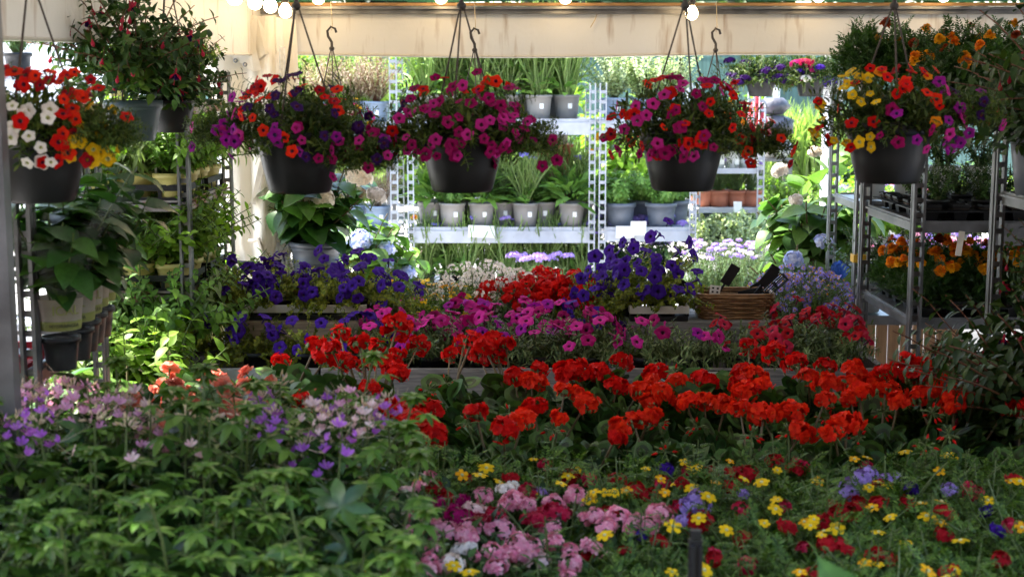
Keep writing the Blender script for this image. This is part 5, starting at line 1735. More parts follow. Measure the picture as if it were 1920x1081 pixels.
# herb rack
HX1, HX0, HY0, HY1 = -1.02, -1.39, 4.50, 5.20
HZ = (.754, 1.025, 1.316, 1.62)
rack('herb_rack', 'steel rack of potted herbs in yellow pots beside the corner curtain', HX0, HX1, HY0, HY1, HZ, 1.73, M['galv_old'], 'rack', None, 0, .036, .045, M['rusty'], .036, .16, True)
xs = (-1.095, -1.205, -1.315)
shelfn = ['lowest', 'second', 'third', 'top']
for si, z in enumerate(HZ):
    for j, y in enumerate((4.65, 4.97)):
        for i, x in enumerate((-1.205,)):
            if si == 3 and j == 0: continue
            solo('carrier_tray', TRAY_H, f"black carrier tray, {'front' if j == 0 else 'back'} one on the {shelfn[si]} herb shelf", 'plant tray', (x, y, z + .001), 0, .83, 'carrier trays on the herb rack')
    for j, y in enumerate((4.575, 4.72, 4.885, 5.04)):
        for i, x in enumerate(xs):
            if (si == 3 and (j < 2 or (i + j) % 2)) : continue
            k = (i + 2 * j + si * 3 + (1 if r.rand() < .3 else 0)) % 5
            begon = si == 1 and j >= 3
            if begon:
                sp = flowered(BEGF, VB['red'] + VB['deep_red'], 5, .07, .10, 'flower', r, .5, .8, 1.0, .6, .5, .02, 1)
                place(potted('yellow', .08, sp), 'begonia_plant', f"small red begonia at the back of the second herb shelf, {ORDN[i]} from the curtain", 'begonia', (x, y, z + .006), 0, .95, 'red begonias on the herb rack')
            else:
                pots('yellow', [HERB[k]], x + jit(.008), y + jit(.008), z + .006, 'herb_plant', f"{HERBN[k]}, {ORDN[i]} from curtain in {['front', 'second', 'third', 'back'][j]} row of {shelfn[si]} shelf", 'herb', 'herbs in yellow pots', 1.0, {3: .8, 2: 1.15, 1: 1.25, 0: 1.45}[si])
    # label sticks
    for i, x in enumerate((-1.14, -1.24, -1.34)):
        if si in (1, 2):
            b = MB(); b.box((0, 0, .05), (.022, .0015, .055)); b.box((0, 0, .0), (.008, .0015, .07))
            solo('herb_label', b.build('herb_label', M['tray_white'], False), f"tan label stick among herbs on the {shelfn[si]} shelf, {ORDN[i]} from the curtain", 'plant label', (x, 4.56, z + .11), jit(.3), 1, 'label sticks in the herbs')
for i, x in enumerate((-1.42, -1.31, -1.20, -1.09)):
    pots('yellow', [HERB[(1, 0, 3, 0)[i]]], x, 4.26 + jit(.02), .60, 'herb_plant', f"{['fresh mint', 'tall basil', 'lemon balm', 'broad basil'][i]} on the low bench before the herb rack", 'herb', 'herbs on the low bench', 1.0, 1.45)
table('low_bench', 'low bench under four bushy herbs before the herb rack', -1.52, -.98, 4.14, 4.40, .60, M['table_dark'])
for k in range(3):
    p = P(357, 600, 6.2)
    t = solo('plastic_crate', None, f"teal slotted plastic crate behind the herb rack, {['bottom', 'middle', 'topmost'][k]} of the stack", 'crate', (p.x, 6.2, .26 * k), 0, 1, 'stacked teal crates') if False else None
    b = MB(); W, D, Hh = .40, .30, .25
    for sy in (-1, 1):
        for q in range(5): b.box((0, sy * D / 2, .02 + q * .05), (W, .008, .042))
        for q in (-1, 1): b.box((q * (W / 2 - .01), sy * D / 2 * 1.02, Hh / 2), (.02, .012, Hh))
    for sx in (-1, 1):
        for q in range(5): b.box((sx * W / 2, 0, .0205 + q * .05), (.0075, D - .02, .041))
    b.box((0, 0, .004), (W - .01, D - .01, .006))
    solo('plastic_crate', b.build('plastic_crate', M['teal_plastic'], False), f"teal slotted plastic crate behind the herb rack, {['bottom', 'middle', 'topmost'][k]} of the stack", 'crate', (p.x, 6.2, .252 * k), 0, 1, 'stacked teal crates')

# ------------------------------------------------------------------ potted hydrangeas round the bench
def stand(label, x, y, z, s=.3):
    t = thing('plant_stand', label, 'plant stand', (x, y, 0))
    b = MB(); b.box((0, 0, z - .012), (s, s, .024)); link('top', b.build('stand_top', M['wood_grey'], False), t)
    for ax in (-1, 1):
        for ay in (-1, 1):
            b = MB(); b.box((ax * (s / 2 - .02), ay * (s / 2 - .02), (z - .024) / 2), (.03, .03, z - .024)); link('leg', b.build('stand_leg', M['wood_grey'], False), t)


def hyd(label, X, Y, z, fols, heads, pot='big', sc=1.0, fs=1.0):
    sp = [('pot', POT[pot], None), ('foliage', fols[0], Matrix.Translation((0, 0, .15)) @ Matrix.Scale(fs, 4)), ('foliage', fols[-1], Matrix.Translation((0, 0, .17)) @ Matrix.Rotation(1.9, 4, 'Z') @ Matrix.Scale(fs * .9, 4))]
    for (dx, dy, dz, me, s) in heads: sp.append(('flower_head', me, orient((dx * 1.5, dy * 1.5 - .35, .8), (dx, dy, dz), s)))
    return place(sp, 'hydrangea_plant', label, 'hydrangea', (X, Y, z), 0, sc, None)


p = P(590, 515, 5.62)
hyd('tall white hydrangea in a ribbed grey pot beside the corner curtain', p.x, 5.66, p.z - .03, HYDF, [(.20, -.12, .45, HYD['cream'][0], .85), (.06, -.16, .36, HYD['cream'][1], .9), (-.03, -.15, .37, HYD['cream'][1], .8), (.26, .02, .36, HYD['white'][1], .8)], 'big', .95, .92)
stand('grey wooden stand carrying the tall white hydrangea by the curtain', p.x, 5.66, p.z - .03)
for i, (px, py, Y, c, tx) in enumerate(((680, 445, 6.35, 'blue_hyd', 'pale blue hydrangea just right of the white one'), (625, 480, 6.5, 'deep_blue', 'deep blue hydrangea half hidden behind the ribbed grey pot'), (720, 490, 6.45, 'blue_hyd', 'pale blue hydrangea beside the tall outdoor rack post'))):
    p = P(px, py, Y); z = p.z - .36
    hyd(tx, p.x, Y, z, HYDL, [(0, -.12, .36, HYD[c][0], .85), (-.12, -.1, .30, HYD[c][1], .8), (.11, -.08, .32, HYD[c][1], .8)], 'slate', 1.0, .8)
    stand('low wooden stand under the ' + tx.split(' just')[0].split(' half')[0].split(' beside')[0] + ['', '', ' near the rack post'][i], p.x, Y, z, .26)
p = P(1510, 330, 5.75)
hyd('tall white hydrangea left of the right-hand racks', p.x + .07, 5.85, .80, [HYDT[0], HYDF[1]], [(-.19, -.10, .60, HYD['white'][0], .6), (-.12, -.14, .47, HYD['white'][1], .6), (-.03, -.08, .68, HYD['cream'][1], .6)], 'slate', .9, 1.0)
stand('tall wooden stand under the white hydrangea by the right racks', p.x + .07, 5.85, .80)
p = P(1490, 470, 5.75)
hyd('blue hydrangea with several mophead flowers left of the right-hand racks', p.x + .02, 5.58, .60, HYDL, [(-.12, -.13, .36, HYD['blue_hyd'][0], .75), (-.02, -.16, .33, HYD['blue_hyd'][0], .7), (-.09, -.14, .44, HYD['blue_hyd'][1], .75), (.05, -.05, .50, HYD['blue_hyd'][1], .7), (.10, -.14, .40, HYD['deep_blue'][1], .7)], 'slate', .95, .9)
stand('low wooden stand under the blue hydrangea by the right racks', p.x + .02, 5.58, .60, .26)

# ------------------------------------------------------------------ right racks
rack('plant_rack', 'worn steel rack of marigolds right of the petunia bench', 1.215, 2.45, 4.30, 4.95, (.66, .972, 1.270, 1.60), 1.66, M['galv_old'], 'rack', None, 0, .036, .045, M['galv_old'], .036)
rack('plant_rack', 'far steel rack with white pots and tall yellow marigolds on top', 1.215, 2.35, 5.02, 5.46, (.86, 1.27, 1.655), 1.70, M['galv'], 'rack', None, 0, .034, .045, M['galv'], .034)
rack('plant_rack', 'near right rack hung over with fuchsias', 1.30, 2.3, 3.35, 3.85, (.66, .985, 1.40), 1.62, M['galv_old'], 'rack', None, 0, .034, .045, M['galv_old'], .036)


def mari(r, n, cols, R=.10, Hh=.12, fs=.8):
    sp = [('foliage', random.choice(MARF), Matrix.Rotation(random.uniform(0, 6), 4, 'Z') @ Matrix.Scale(fs, 4))]
    for k in range(n):
        p, nn = on_dome(r, R, Hh, .4, .5, .02)
        c = cols[r.randint(len(cols))]
        sp.append(('flower', MAR[c][r.randint(2)], orient(nn + np.array([0, -.25, .9]), p, r.uniform(.62, .9))))
    return sp


# marigold shelf
for j, y in enumerate((4.45, 4.75)):
    for i, x in enumerate((1.42, 1.79, 2.16)):
        solo('plug_tray', PLUG, f"black plug tray in the {['front', 'back'][j]} of the marigold shelf, {ORDN[i]} from the bench", 'plant tray', (x, y, .975), 0, 1, 'plug trays on the marigold rack')
        solo('plug_tray', PLUG, f"black plug tray in the {['front', 'back'][j]} of the shelf above the marigolds, {ORDN[i]} from the bench", 'plant tray', (x, y, 1.273), 0, 1, 'plug trays on the marigold rack')
for j, y in enumerate((4.40, 4.52, 4.66, 4.82)):
    for i in range(6):
        x = 1.31 + .135 * i
        cols = [['gold', 'gold', 'orange'], ['orange', 'gold'], ['orange'], ['orange', 'orange', 'rust']][j]
        place(potted('small', .05, mari(r, r.randint(6, 10), cols, .08, .125, .62)), 'marigold_plant', f"{['golden', 'gold and orange', 'orange', 'orange and rust'][j]} marigold, {ORDN[i]} from the bench in {['front', 'second', 'third', 'back'][j]} row of the marigold shelf", 'marigold', (x + jit(.01), y + jit(.01), .978), 0, 1, 'marigolds on the middle shelf')
for i in range(7):
    x = 1.33 + .155 * i
    place(potted('small', .05, mari(r, r.randint(6, 10), ['orange', 'gold', 'orange', 'gold', 'rust'], .10, .15, .75)), 'marigold_plant', f"orange marigold on the top shelf of the marigold rack, {ORDN[i]} from the bench", 'marigold', (x, 4.45 + jit(.03), 1.604), 0, 1.05, 'marigolds on the top shelf')
    place(potted('small', .05, mari(r, 4, ['gold', 'rust', 'gold'], .12, .175, .9)), 'marigold_plant', f"tall marigold in bud on the far rack top, {ORDN[i]} from its left post", 'marigold', (1.28 + .15 * i, 5.2 + jit(.04), 1.66), 0, 1.1, 'tall marigolds on the far rack')
for j, y in enumerate((4.40, 4.62)):
    for i in range(6):
        pots('small', SHRF, 1.32 + .14 * i, y, 1.276, 'small_shrub', f"small dark bedding plant above the marigolds, {ORDN[i]} from the bench in {['front', 'back'][j]} row", 'bedding plant', 'bedding plants above the marigolds', 1, .72)
for i in range(4):
    pots('white', SHRF, 1.30 + .13 * i, 5.14, 1.275, 'small_shrub', f"small shrub in white pot on the far rack's upper shelf, {ORDN[i]} from the hydrangea", 'shrub', 'white-potted shrubs', 1, .95)
    pots('white', SHRF, 1.30 + .13 * i, 5.14, .865, 'small_shrub', f"small shrub in white pot on the far rack's lower shelf, {ORDN[i]} from the hydrangea", 'shrub', 'white-potted shrubs', 1, 1.15)
for i in range(5):
    pots('slate', SHRF, 1.36 + .24 * i, 4.50, .662, 'small_shrub', f"low shrub in grey pot on the marigold rack's lowest shelf, {ORDN[i]} from the bench", 'shrub', 'grey-potted shrubs on the lowest shelf', .62, 1.0)
for k in range(3):
    o = solo('plug_tray', PLUG, f"empty black plug tray at the right bench end, {['bottom', 'middle', 'topmost'][k]} of its stack", 'plant tray', (1.335, 4.18, .70 + .022 * k), .1, .8, 'empty plug trays')
stand('small stand under the empty plug trays', 1.335, 4.18, .70, .27)
# slatted counter under the far rack
t = thing('slatted_counter', 'warm wooden slatted counter under the far right rack', 'counter', (1.30, 5.60, 0))
b = MB()
for i in range(14): b.box((.0, .03 + i * .048, .42), (.02, .04, .80))
for i in range(10): b.box((.03 + i * .048, -.012, .42), (.04, .02, .80))
link('slats', b.build('counter_slats', M['wood_warm'], False), t)
b = MB(); b.box((.25, .34, .83), (.54, .72, .02)); link('top', b.build('counter_top', M['wood_warm'], False), t)
# bits of tape on posts and shelf
b = MB(); b.box((0, 0, 0), (.046, .050, .028)); solo('yellow_tape', b.build('yellow_tape', M['clip'], False), 'band of yellow tape round the far right rack post', 'tape', (1.232, 5.02, 1.075))
b = MB(); b.box((0, 0, 0), (.018, .003, .075), 0, 0, 0, .12); solo('paper_tag', b.build('paper_tag', M['strap'], False), 'cream paper strip hanging from the marigold rack shelf edge', 'tag', (1.36, 4.292, 1.21))
b = MB(); b.box((0, 0, 0), (.10, .003, .07), 0, 0, 0, -.06); solo('dark_tag', b.build('dark_tag', M['galv_old'], False), 'dark blank tag hanging under the shelf above the marigolds', 'tag', (P(1890, 440, 4.29).x, 4.29, P(1890, 440, 4.29).z))

# fuchsias on the near right rack
FZs = [(1.42, 3.42, 1.402, 1.35, ''), (1.62, 3.45, 1.402, 1.25, ''), (1.40, 3.70, 1.402, 1.2, ''), (1.48, 3.42, .988, .85, ''), (1.72, 3.45, .988, 1.0, ''), (1.46, 3.70, .988, .8, ''), (1.36, 3.42, .662, 1.45, ''), (1.60, 3.5, .662, 1.3, ''), (1.38, 3.72, .662, 1.4, '')]
for i, (x, y, z, fs, _) in enumerate(FZs):
    sp = fuchsia_spec(r, fs, 24)
    place(potted('slate', .162, sp), 'fuchsia_plant', f"fuchsia with dangling red buds on the near right rack, {ORDN[i]} of nine from the top", 'fuchsia', (x, y, z), r.uniform(0, 6), 1.0, 'fuchsias on the near right rack')

# ------------------------------------------------------------------ odds at the front
p = P(1305, 985, 1.98)
b = MB(); b.box((0, 0, (p.z - FZ) / 2 - .01), (.020, .012, p.z - FZ - .02)); b.box((-.005, -.008, (p.z - FZ) / 2 - .012), (.006, .010, p.z - FZ - .03)); b.box((.006, -.007, (p.z - FZ) / 2 - .012), (.004, .008, p.z - FZ - .03)); b.box((0, 0, p.z - FZ - .012), (.015, .0118, .012))
solo('black_stake', b.build('black_stake', M['black_plastic'], False), 'black ribbed plastic stake rising from the front bedding plants', 'stake', (p.x, p.y, FZ), 0, 1)
def f_hosta(r_, b): dome(r_, b, 16, .08, .10, L_broad, .11, .15, 0, .9, .15, .3, low=.2)
HOS = fol('broad_leaves', [M['hyd_light']], f_hosta, 3)
p = P(1660, 1195, 1.62)
place([('pot', POT['taupe'], None), ('foliage', HOS, Matrix.Translation((0, 0, .16)))], 'broadleaf_plant', 'broad-leaved green plant right at the camera, only leaf tips showing', 'plant', (p.x, 1.66, p.z - .30), 0, 1)
stand('wooden stand under the broad-leaved plant at the camera', p.x, 1.66, p.z - .30, .25)
# ------------------------------------------------------------------ outdoors: the bright racks
r = np.random.RandomState(41)
rack('display_rack', 'tall galvanised outdoor rack with taupe pots behind the bench', -.735, .585, 10.0, 10.55, (.665, 1.425), 1.68, M['paint_steel'], 'rack', None, .085, .045, .07, M['paint_steel'], .04, .22)
rack('display_rack', 'galvanised outdoor rack with two slate pots and a price card', .61, 1.30, 10.0, 10.55, (.665, 1.425), 1.68, M['paint_steel'], 'rack', None, .075, .05, .07, M['paint_steel'], .04, .22)
rack('display_rack', 'galvanised outdoor rack of terracotta troughs and trailing silver plants', 1.34, 1.86, 10.5, 11.0, (.52, .76, 1.05), 1.66, M['paint_steel'], 'rack', None, 0, .05, .07, M['paint_steel'], .04, .22)
rack('display_rack', 'galvanised outdoor rack with blue pots and dusky plants', -1.85, -.80, 10.0, 10.55, (.665, 1.40), 1.95, M['paint_steel'], 'rack', None, .07, .055, .07, M['paint_steel'], .04, .22)


def px_x(px, Y): return (px - 960) / FP * Y


def lab_card(label, px, py, Y, w_, h_, a=0):
    p = P(px, py, Y); b = MB(); b.box((0, 0, 0), (w_, .004, h_), 0, 0, 0, a); solo('price_card', b.build('price_card', M['card'], False), label, 'price card', p)


lab_card('blank white card on the front of the taupe pot shelf', 903, 434, 9.985, .19, .085, .03)
lab_card('blank white card taped low on the slate pot shelf', 1172, 435, 9.985, .13, .085)
lab_card('smaller white card overlapping above the low one on the slate pot shelf', 1197, 428, 9.975, .11, .10)
lab_card('white tag standing among the terracotta troughs', 1383, 388, 10.45, .06, .08)
PL = [('pot_label', LABEL)]


def rackpot(pot, fols, px, Y, z, name, label, cat, grp, fs=1.0, sc=1.0, extra=None, lab=True):
    ex = list(extra or [])
    if lab:
        rr_ = {'taupe': .088, 'slate': .10, 'blue': .083, 'white': .052}.get(pot, .09)
        ex.append(('pot_label', LABEL, Matrix.Translation((.02, -rr_, -.07))))
    return pots(pot, fols, px_x(px, Y), Y, z, name, label, cat, grp, sc, fs, ex)


def stalk_heads(meshes, n, R, z0, z1, s=1.0):
    out = []
    for k in range(n):
        a = r.uniform(0, 6.28); q = R * math.sqrt(r.rand())
        out.append(('flower_head', meshes[r.randint(len(meshes))], Matrix.Translation((q * math.cos(a), q * math.sin(a), r.uniform(z0, z1))) @ tilt(r.normal() * .2, r.normal() * .2) @ Matrix.Scale(s, 4)))
    return out


# rack A, top shelf
for i, px in enumerate((800, 850, 905, 955, 1010, 1062)):
    rackpot('taupe', REEF, px, 10.17 + .06 * (i % 2), 1.428, 'statice_plant', f"tall leafy statice in taupe pot on the top outdoor shelf, {ORDN[i]} from left post", 'statice', 'statice on the top shelf', 1.55, 1, stalk_heads(STA + STAP, 5, .16, .34, .46))
for i, px in enumerate((830, 890, 940, 990, 1040)):
    rackpot('taupe', REEF, px, 10.4, 1.428, 'statice_plant', f"tall leafy statice behind the front row of the top outdoor shelf, {ORDN[i]} of five", 'statice', 'statice on the top shelf', 1.6, 1, stalk_heads(STA, 4, .16, .36, .48), False)
# rack A, middle shelf
for i, (px, f_) in enumerate(((808, LOBF), (848, GERNF), (903, LOBF), (985, REEF), (1020, GERNF), (1072, LOBF), (943, LAVF))):
    rackpot('taupe', f_, px, 10.12 if i not in (0, 4, 6) else 10.22, .668, 'perennial_plant', f"lobed-leaf perennial in taupe pot on the middle outdoor shelf, {ORDN[i]} of seven", 'perennial', 'perennials on the middle shelf', 1.15 if f_ is LOBF else 1.0, 1, stalk_heads(STA, 3, .1, .3, .38) if f_ is REEF else None)
for i, px in enumerate((830, 880, 925, 965, 1010, 1050, 1090)):
    rackpot('taupe', [REEF[0], DARKF[0], DARKF[1]] if i % 2 else REEF, px, 10.40, .668, 'perennial_plant', f"taller plant at the back of the middle outdoor shelf, {ORDN[i]} of seven", 'perennial', 'perennials on the middle shelf', 1.1, 1, stalk_heads(STA, 2, .1, .3, .4), False)
p = P(1040, 250, 10.3)
b = MB(); b.lathe([(.001, 0), (.095, 0), (.11, .13), (.115, .135), (.115, .15), (.105, .15)], 28); solo('taupe_planter', b.build('taupe_planter', M['taupe_plastic']), 'wide taupe planter standing behind plants below the top outdoor shelf', 'planter', (p.x, 10.47, 1.235))
b = MB(); b.box((0, 0, .20), (.24, .16, .40)); b.box((0, 0, .405), (.28, .18, .02)); solo('clay_pedestal', b.build('clay_pedestal', M['terracotta'], False), 'terracotta pedestal under the wide taupe planter', 'pedestal', (p.x, 10.47, .822 - .0), 0, 1)
# rack A, bottom: a deep row of reedy plants with orange daisies behind
for i in range(9):
    px = 800 + 37 * i
    rackpot('black', REEF, px, 10.14 + .05 * (i % 2), .222, 'statice_plant', f"reedy pale green statice on the lowest outdoor shelf, {ORDN[i]} of nine from the left post", 'statice', 'statice on the lowest shelf', 1.15, 1, stalk_heads(STA + STAP, 3, .12, .30, .42), False)
for i in range(6):
    px = 800 + 56 * i
    rackpot('black', DARKF, px, 10.42, .222, 'blanket_flower', f"dark leafy blanket flower behind the lowest statice row, {ORDN[i]} of six", 'blanket flower', 'blanket flowers', 1.25, 1, [(a, m_, mt @ Matrix.Rotation(.9, 4, 'X')) for a, m_, mt in stalk_heads(GAI, 2, .14, .36, .44, 1.2)], False)
for i, (px, z) in enumerate(((985, .16), (1030, .16))):
    rackpot('black', LAVF, px, 9.6, z, 'statice_plant', f"pink-lilac statice before the outdoor rack, {ORDN[i]} of two", 'statice', None, .9, 1, stalk_heads(STAP, 6, .13, .22, .27, 1.1), False)
    stand(f"low wooden stand under the pink-lilac statice, {ORDN[i]} of two", px_x(px, 9.6), 9.6, z, .2)
# rack B
for i, px in enumerate((1150, 1205, 1258)):
    rackpot('blue', SPIF, px, 10.2, 1.428, 'silver_plant', f"pale silvery plant on the top shelf above the slate pots, {ORDN[i]} of three", 'silver plant', 'silvery plants', 1.2)
for i, (px, Y) in enumerate(((1163, 10.13), (1240, 10.13), (1140, 10.3), (1205, 10.38), (1265, 10.35))):
    rackpot('slate', GERNF, px, Y, .668, 'globeflower_plant', f"cut-leaved plant with yellow globe flowers in slate pot, {ORDN[i]} of five", 'globeflower', 'globeflowers in slate pots', 1.35, 1, stalk_heads([YBALL], 3, .16, .36, .58), False)
for i in range(5):
    rackpot('black', DARKF, 1140 + 32 * i, 10.25, .222, 'bellflower_plant', f"violet bellflower on the lowest shelf under the slate pots, {ORDN[i]} of five", 'bellflower', 'bellflowers', 1.1, 1, stalk_heads(VB['lilac'] + STA, 8, .16, .22, .42, 1.5), False)
# rack C
for i, px in enumerate((1318, 1345, 1372, 1398, 1415)):
    rackpot('white', SILF, px, 10.65, 1.053, 'sedum_plant', f"grey-green succulent in white pot on the outdoor rack's upper shelf, {ORDN[i]} of five", 'succulent', 'succulents in white pots', .75, 1.15)
for i, px in enumerate((1315, 1348, 1382, 1408)):
    rackpot('terracotta', LAVF, px, 10.7, .763, 'lavender_plant', f"lavender in terracotta trough, {ORDN[i]} of four on the outdoor rack", 'lavender', 'lavender in terracotta', 1.0, 1, stalk_heads(VB['lilac'], 7, .14, .2, .27, .9), False)
for i, px in enumerate((1325, 1355, 1385, 1410, 1425)):
    rackpot('black', TRAF, px, 10.52 + .02 * i, .523, 'trailing_plant', f"trailing silver-leaved plant spilling from the outdoor rack, {ORDN[i]} of five", 'trailing plant', 'trailing silver plants', .85, 1, None, False)
for i in range(7):
    px = 1300 + 24 * i
    rackpot('black', LAVF, px, 9.35 + .15 * (i % 2), .18, 'lavender_plant', f"flowering lavender low before the trailing plants, {ORDN[i]} of seven", 'lavender', 'lavender before the racks', 1.25, 1, stalk_heads(VB['lilac'] + VB['white'], 12, .18, .26, .36, .8), False)
table('low_bench', 'low outdoor bench under the flowering lavender', px_x(1285, 9.4), px_x(1460, 9.4), 9.2, 9.7, .18, M['wood_grey'])
# rack D
for i, (px, Y) in enumerate(((708, 10.12), (665, 10.2), (610, 10.15))):
    rackpot('blue', DRYF, px, Y, 1.403, 'dusky_plant', f"dusky pinkish plant in blue pot on the upper shelf, {ORDN[i]} from the rack post", 'perennial', 'dusky plants in blue pots', 1.1)
    rackpot('blue', DRYF, px, Y, .668, 'dusky_plant', f"dusky pinkish plant in blue pot on the middle shelf, {ORDN[i]} from the rack post", 'perennial', 'dusky plants in blue pots', .9)
for i, px in enumerate((600, 650, 700)):
    rackpot('black', DARKF, px, 10.2, .222, 'rusty_daisy', f"dark plant with orange flowers low behind the blue hydrangeas, {ORDN[i]} of three", 'daisy', None, 1.1, 1, stalk_heads(GAI, 6, .16, .28, .38, 1.2), False)

# ------------------------------------------------------------------ farther plants
def bushrow(label, px0, px1, n, Y, z, fols, fs, grp, name, cat, heads=None, nh=0, tablez=True, hz=(.3, .4)):
    for i in range(n):
        px = px0 + (px1 - px0) * i / max(1, n - 1)
        ex = stalk_heads(heads, nh, .2 * fs, hz[0], hz[1], 1.3) if heads else None
        pots('taupe', fols, px_x(px, Y) + jit(.03), Y + jit(.08), z, name, f"{label}, {ORDN[i]} of {NUM[n]} from the tent side" , cat, grp, 1, fs, ex)
    if tablez and z > .1: table('far_bench', 'bench under ' + label, px_x(px0, Y) - .2, px_x(px1, Y) + .2, Y - .3, Y + .3, z, M['wood_grey'])


bushrow('bright lime shrub behind the blue pots', 520, 700, 5, 12.5, 1.3, LIMEB, 1.6, 'lime shrubs behind the racks', 'lime_shrub', 'shrub')
bushrow('leafy shrub behind the herb rack', 170, 440, 6, 9.0, .55, LIMEB, 1.25, 'shrubs behind the herb rack', 'leafy_shrub', 'shrub')
bushrow('tall leafy shrub beside the fuchsia baskets', 185, 420, 5, 8.0, 1.0, LIMEB, 1.25, 'tall shrubs beside the fuchsias', 'leafy_shrub', 'shrub')
bushrow('ornamental grass by the teal screen', 1440, 1545, 4, 13.5, .55, GRAF, 1.4, 'ornamental grasses', 'grass_plant', 'grass')
bushrow('low green shrub before the ornamental grasses', 1440, 1560, 4, 12.0, .45, LIMEB, .9, 'low shrubs by the grasses', 'low_shrub', 'shrub')
bushrow('lush green shrub beyond the marigold rack', 1640, 2020, 7, 11.0, .35, LIMEB, 1.45, 'shrubs beyond the marigold rack', 'leafy_shrub', 'shrub', VB['lilac'] + VB['pink'], 8)
bushrow('flowering plant beyond the marigold rack', 1700, 2030, 6, 8.6, .30, LAVF, 1.3, 'flowering plants beyond the marigold rack', 'flowering_plant', 'perennial', VB['pink'] + VB['lilac'], 14, True, (.2, .3))
for i in range(13):
    place([('foliage', LIMEB[i % 2] if i % 3 else DARKF[i % 2], Matrix.Scale(3.6 + jit(.5), 4))], 'hedge_shrub', f"leafy hedge shrub before the netting fence, {ORDN[i]} of thirteen from the van side", 'shrub', (-3.2 + .62 * i, 18.2 + jit(.4), .15), 0, 1, 'hedge shrubs along the fence')
# potted grass on a high rack at far left
rack('display_rack', 'high outdoor rack seen between the tent pole and the fuchsia', -3.4, -2.75, 8.9, 9.3, (.9, 1.72), 1.74, M['paint_steel'], 'rack', None, 0, .04, .07)
pots('black', LAVF, px_x(45, 9.05), 9.05, 1.722, 'grassy_shrub', 'light green feathery shrub in black pot on the high outdoor rack', 'shrub', None, 1.5, .95)
# white van
van = thing('white_van', 'white van parked before the teal fence behind the tent pole', 'van', (-6.6, 16.2, 0), 0, 1)
b = MB(); prof = [(-2.4, .35), (-2.4, 1.05), (-2.2, 1.25), (-1.55, 1.95), (-1.2, 2.08), (2.2, 2.1), (2.35, 1.9), (2.4, .35)]
V = [(x, y, z) for y in (-.9, .9) for x, z in prof]; n = len(prof); Q = [(i, (i + 1) % n, n + (i + 1) % n, n + i) for i in range(n)]
T3 = [(0, i, i + 1) for i in range(1, n - 1)] + [(n, n + i + 1, n + i) for i in range(1, n - 1)]
b.add(T_(V, Q, T3)); link('body', b.build('van_body', M['van_white'], False), van)
for sx in (-1.5, 1.5):
    for sy in (-.86, .86):
        b = MB(); b.lathe([(.001, -.1), (.30, -.1), (.34, -.06), (.34, .06), (.30, .1), (.001, .1)], 20, (sx, sy, .34), np.array(Matrix.Rotation(PI / 2, 3, 'X'))); link('wheel', b.build('van_wheel', M['black_plastic']), van)
for x in (-1.3, -.2): b = MB(); b.box((x + .35, -.905, 1.55), (.8, .012, .5)); link('window', b.build('van_window', M['black_plastic'], False), van)

# teal netting fence
fe = thing('netting_fence', 'long teal netting fence on metal posts at the back', 'fence', (0, 20, 0))
b = MB(); V, Q = [], []
for i in range(121):
    for j in range(5): V.append((-14 + 28 * i / 120, .04 * math.sin(i * 1.7) * (j % 2), .08 + 2.05 * j / 4))
for i in range(120):
    for j in range(4): a = i * 5 + j; Q.append((a, a + 5, a + 6, a + 1))
b.add(T_(V, Q)); link('netting', b.build('fence_netting', M['mesh_fence']), fe)
for i in range(15):
    b = MB(); b.tube([(-14 + 2 * i, .06, 0), (-14 + 2 * i, .06, 2.3)], .025, .025, 8); link('fence_post', b.build('fence_post', M['galv']), fe)
b = MB()
for z in (2.17, 2.27): b.tube([(-14, .06, z), (14, .06, z)], .008, .008, 5)
link('fence_rail', b.build('fence_rail', M['galv']), fe)
# teal screen on the right
sc_ = thing('teal_screen', 'teal fabric screen with a white post behind the ornamental grasses', 'screen', (px_x(1510, 15.5), 15.5, 0))
b = MB(); b.box((0, 0, .85), (.62, .03, 1.6)); link('panel', b.build('screen_panel', M['mesh_fence'], False), sc_)
b = MB(); b.box((.34, 0, .95), (.06, .06, 1.9)); link('post', b.build('screen_post', M['van_white'], False), sc_)
b = MB(); b.box((-.34, 0, .95), (.06, .06, 1.9)); link('post', b.build('screen_post', M['van_white'], False), sc_)


# trees beyond the fence
def tree(name, label, x, y, Hh, R, mat, seed, n=2600, zc=.6, sc=.32):
    q = np.random.RandomState(seed); t = thing(name, label, 'tree', (x, y, 0), 0, 1, 'trees beyond the fence')
    b = MB(); b.tube([(0, 0, 0), (.1, 0, Hh * .3), (0, .1, Hh * .7)], .16, .05, 8)
    for k in range(7):
        a = k * .9; b.tube([(0, 0, Hh * (.25 + .05 * k)), (math.cos(a) * R * .6, math.sin(a) * R * .6, Hh * (.45 + .06 * k))], .05, .015, 5)
    link('trunk', b.build('tree_trunk', M['bark']), t)
    b = MB()
    for k in range(16):
        d = rnd_unit(q, 1)[0]; c = np.array([d[0] * R * .65, d[1] * R * .65, Hh * zc + d[2] * Hh * .3]); rr = R * q.uniform(.3, .55)
        dd = rnd_unit(q, n // 16); p_ = c + dd * rr * (q.rand(n // 16, 1) ** .4) * np.array([1, 1, .8])
        b.many(L_ovate, frames(dd + rnd_unit(q, n // 16) * .8, dd * .4 + np.array([0, 0, .8])), p_, q.uniform(.6, 1.2, n // 16) * sc)
    link('crown', b.build('tree_crown', mat), t)


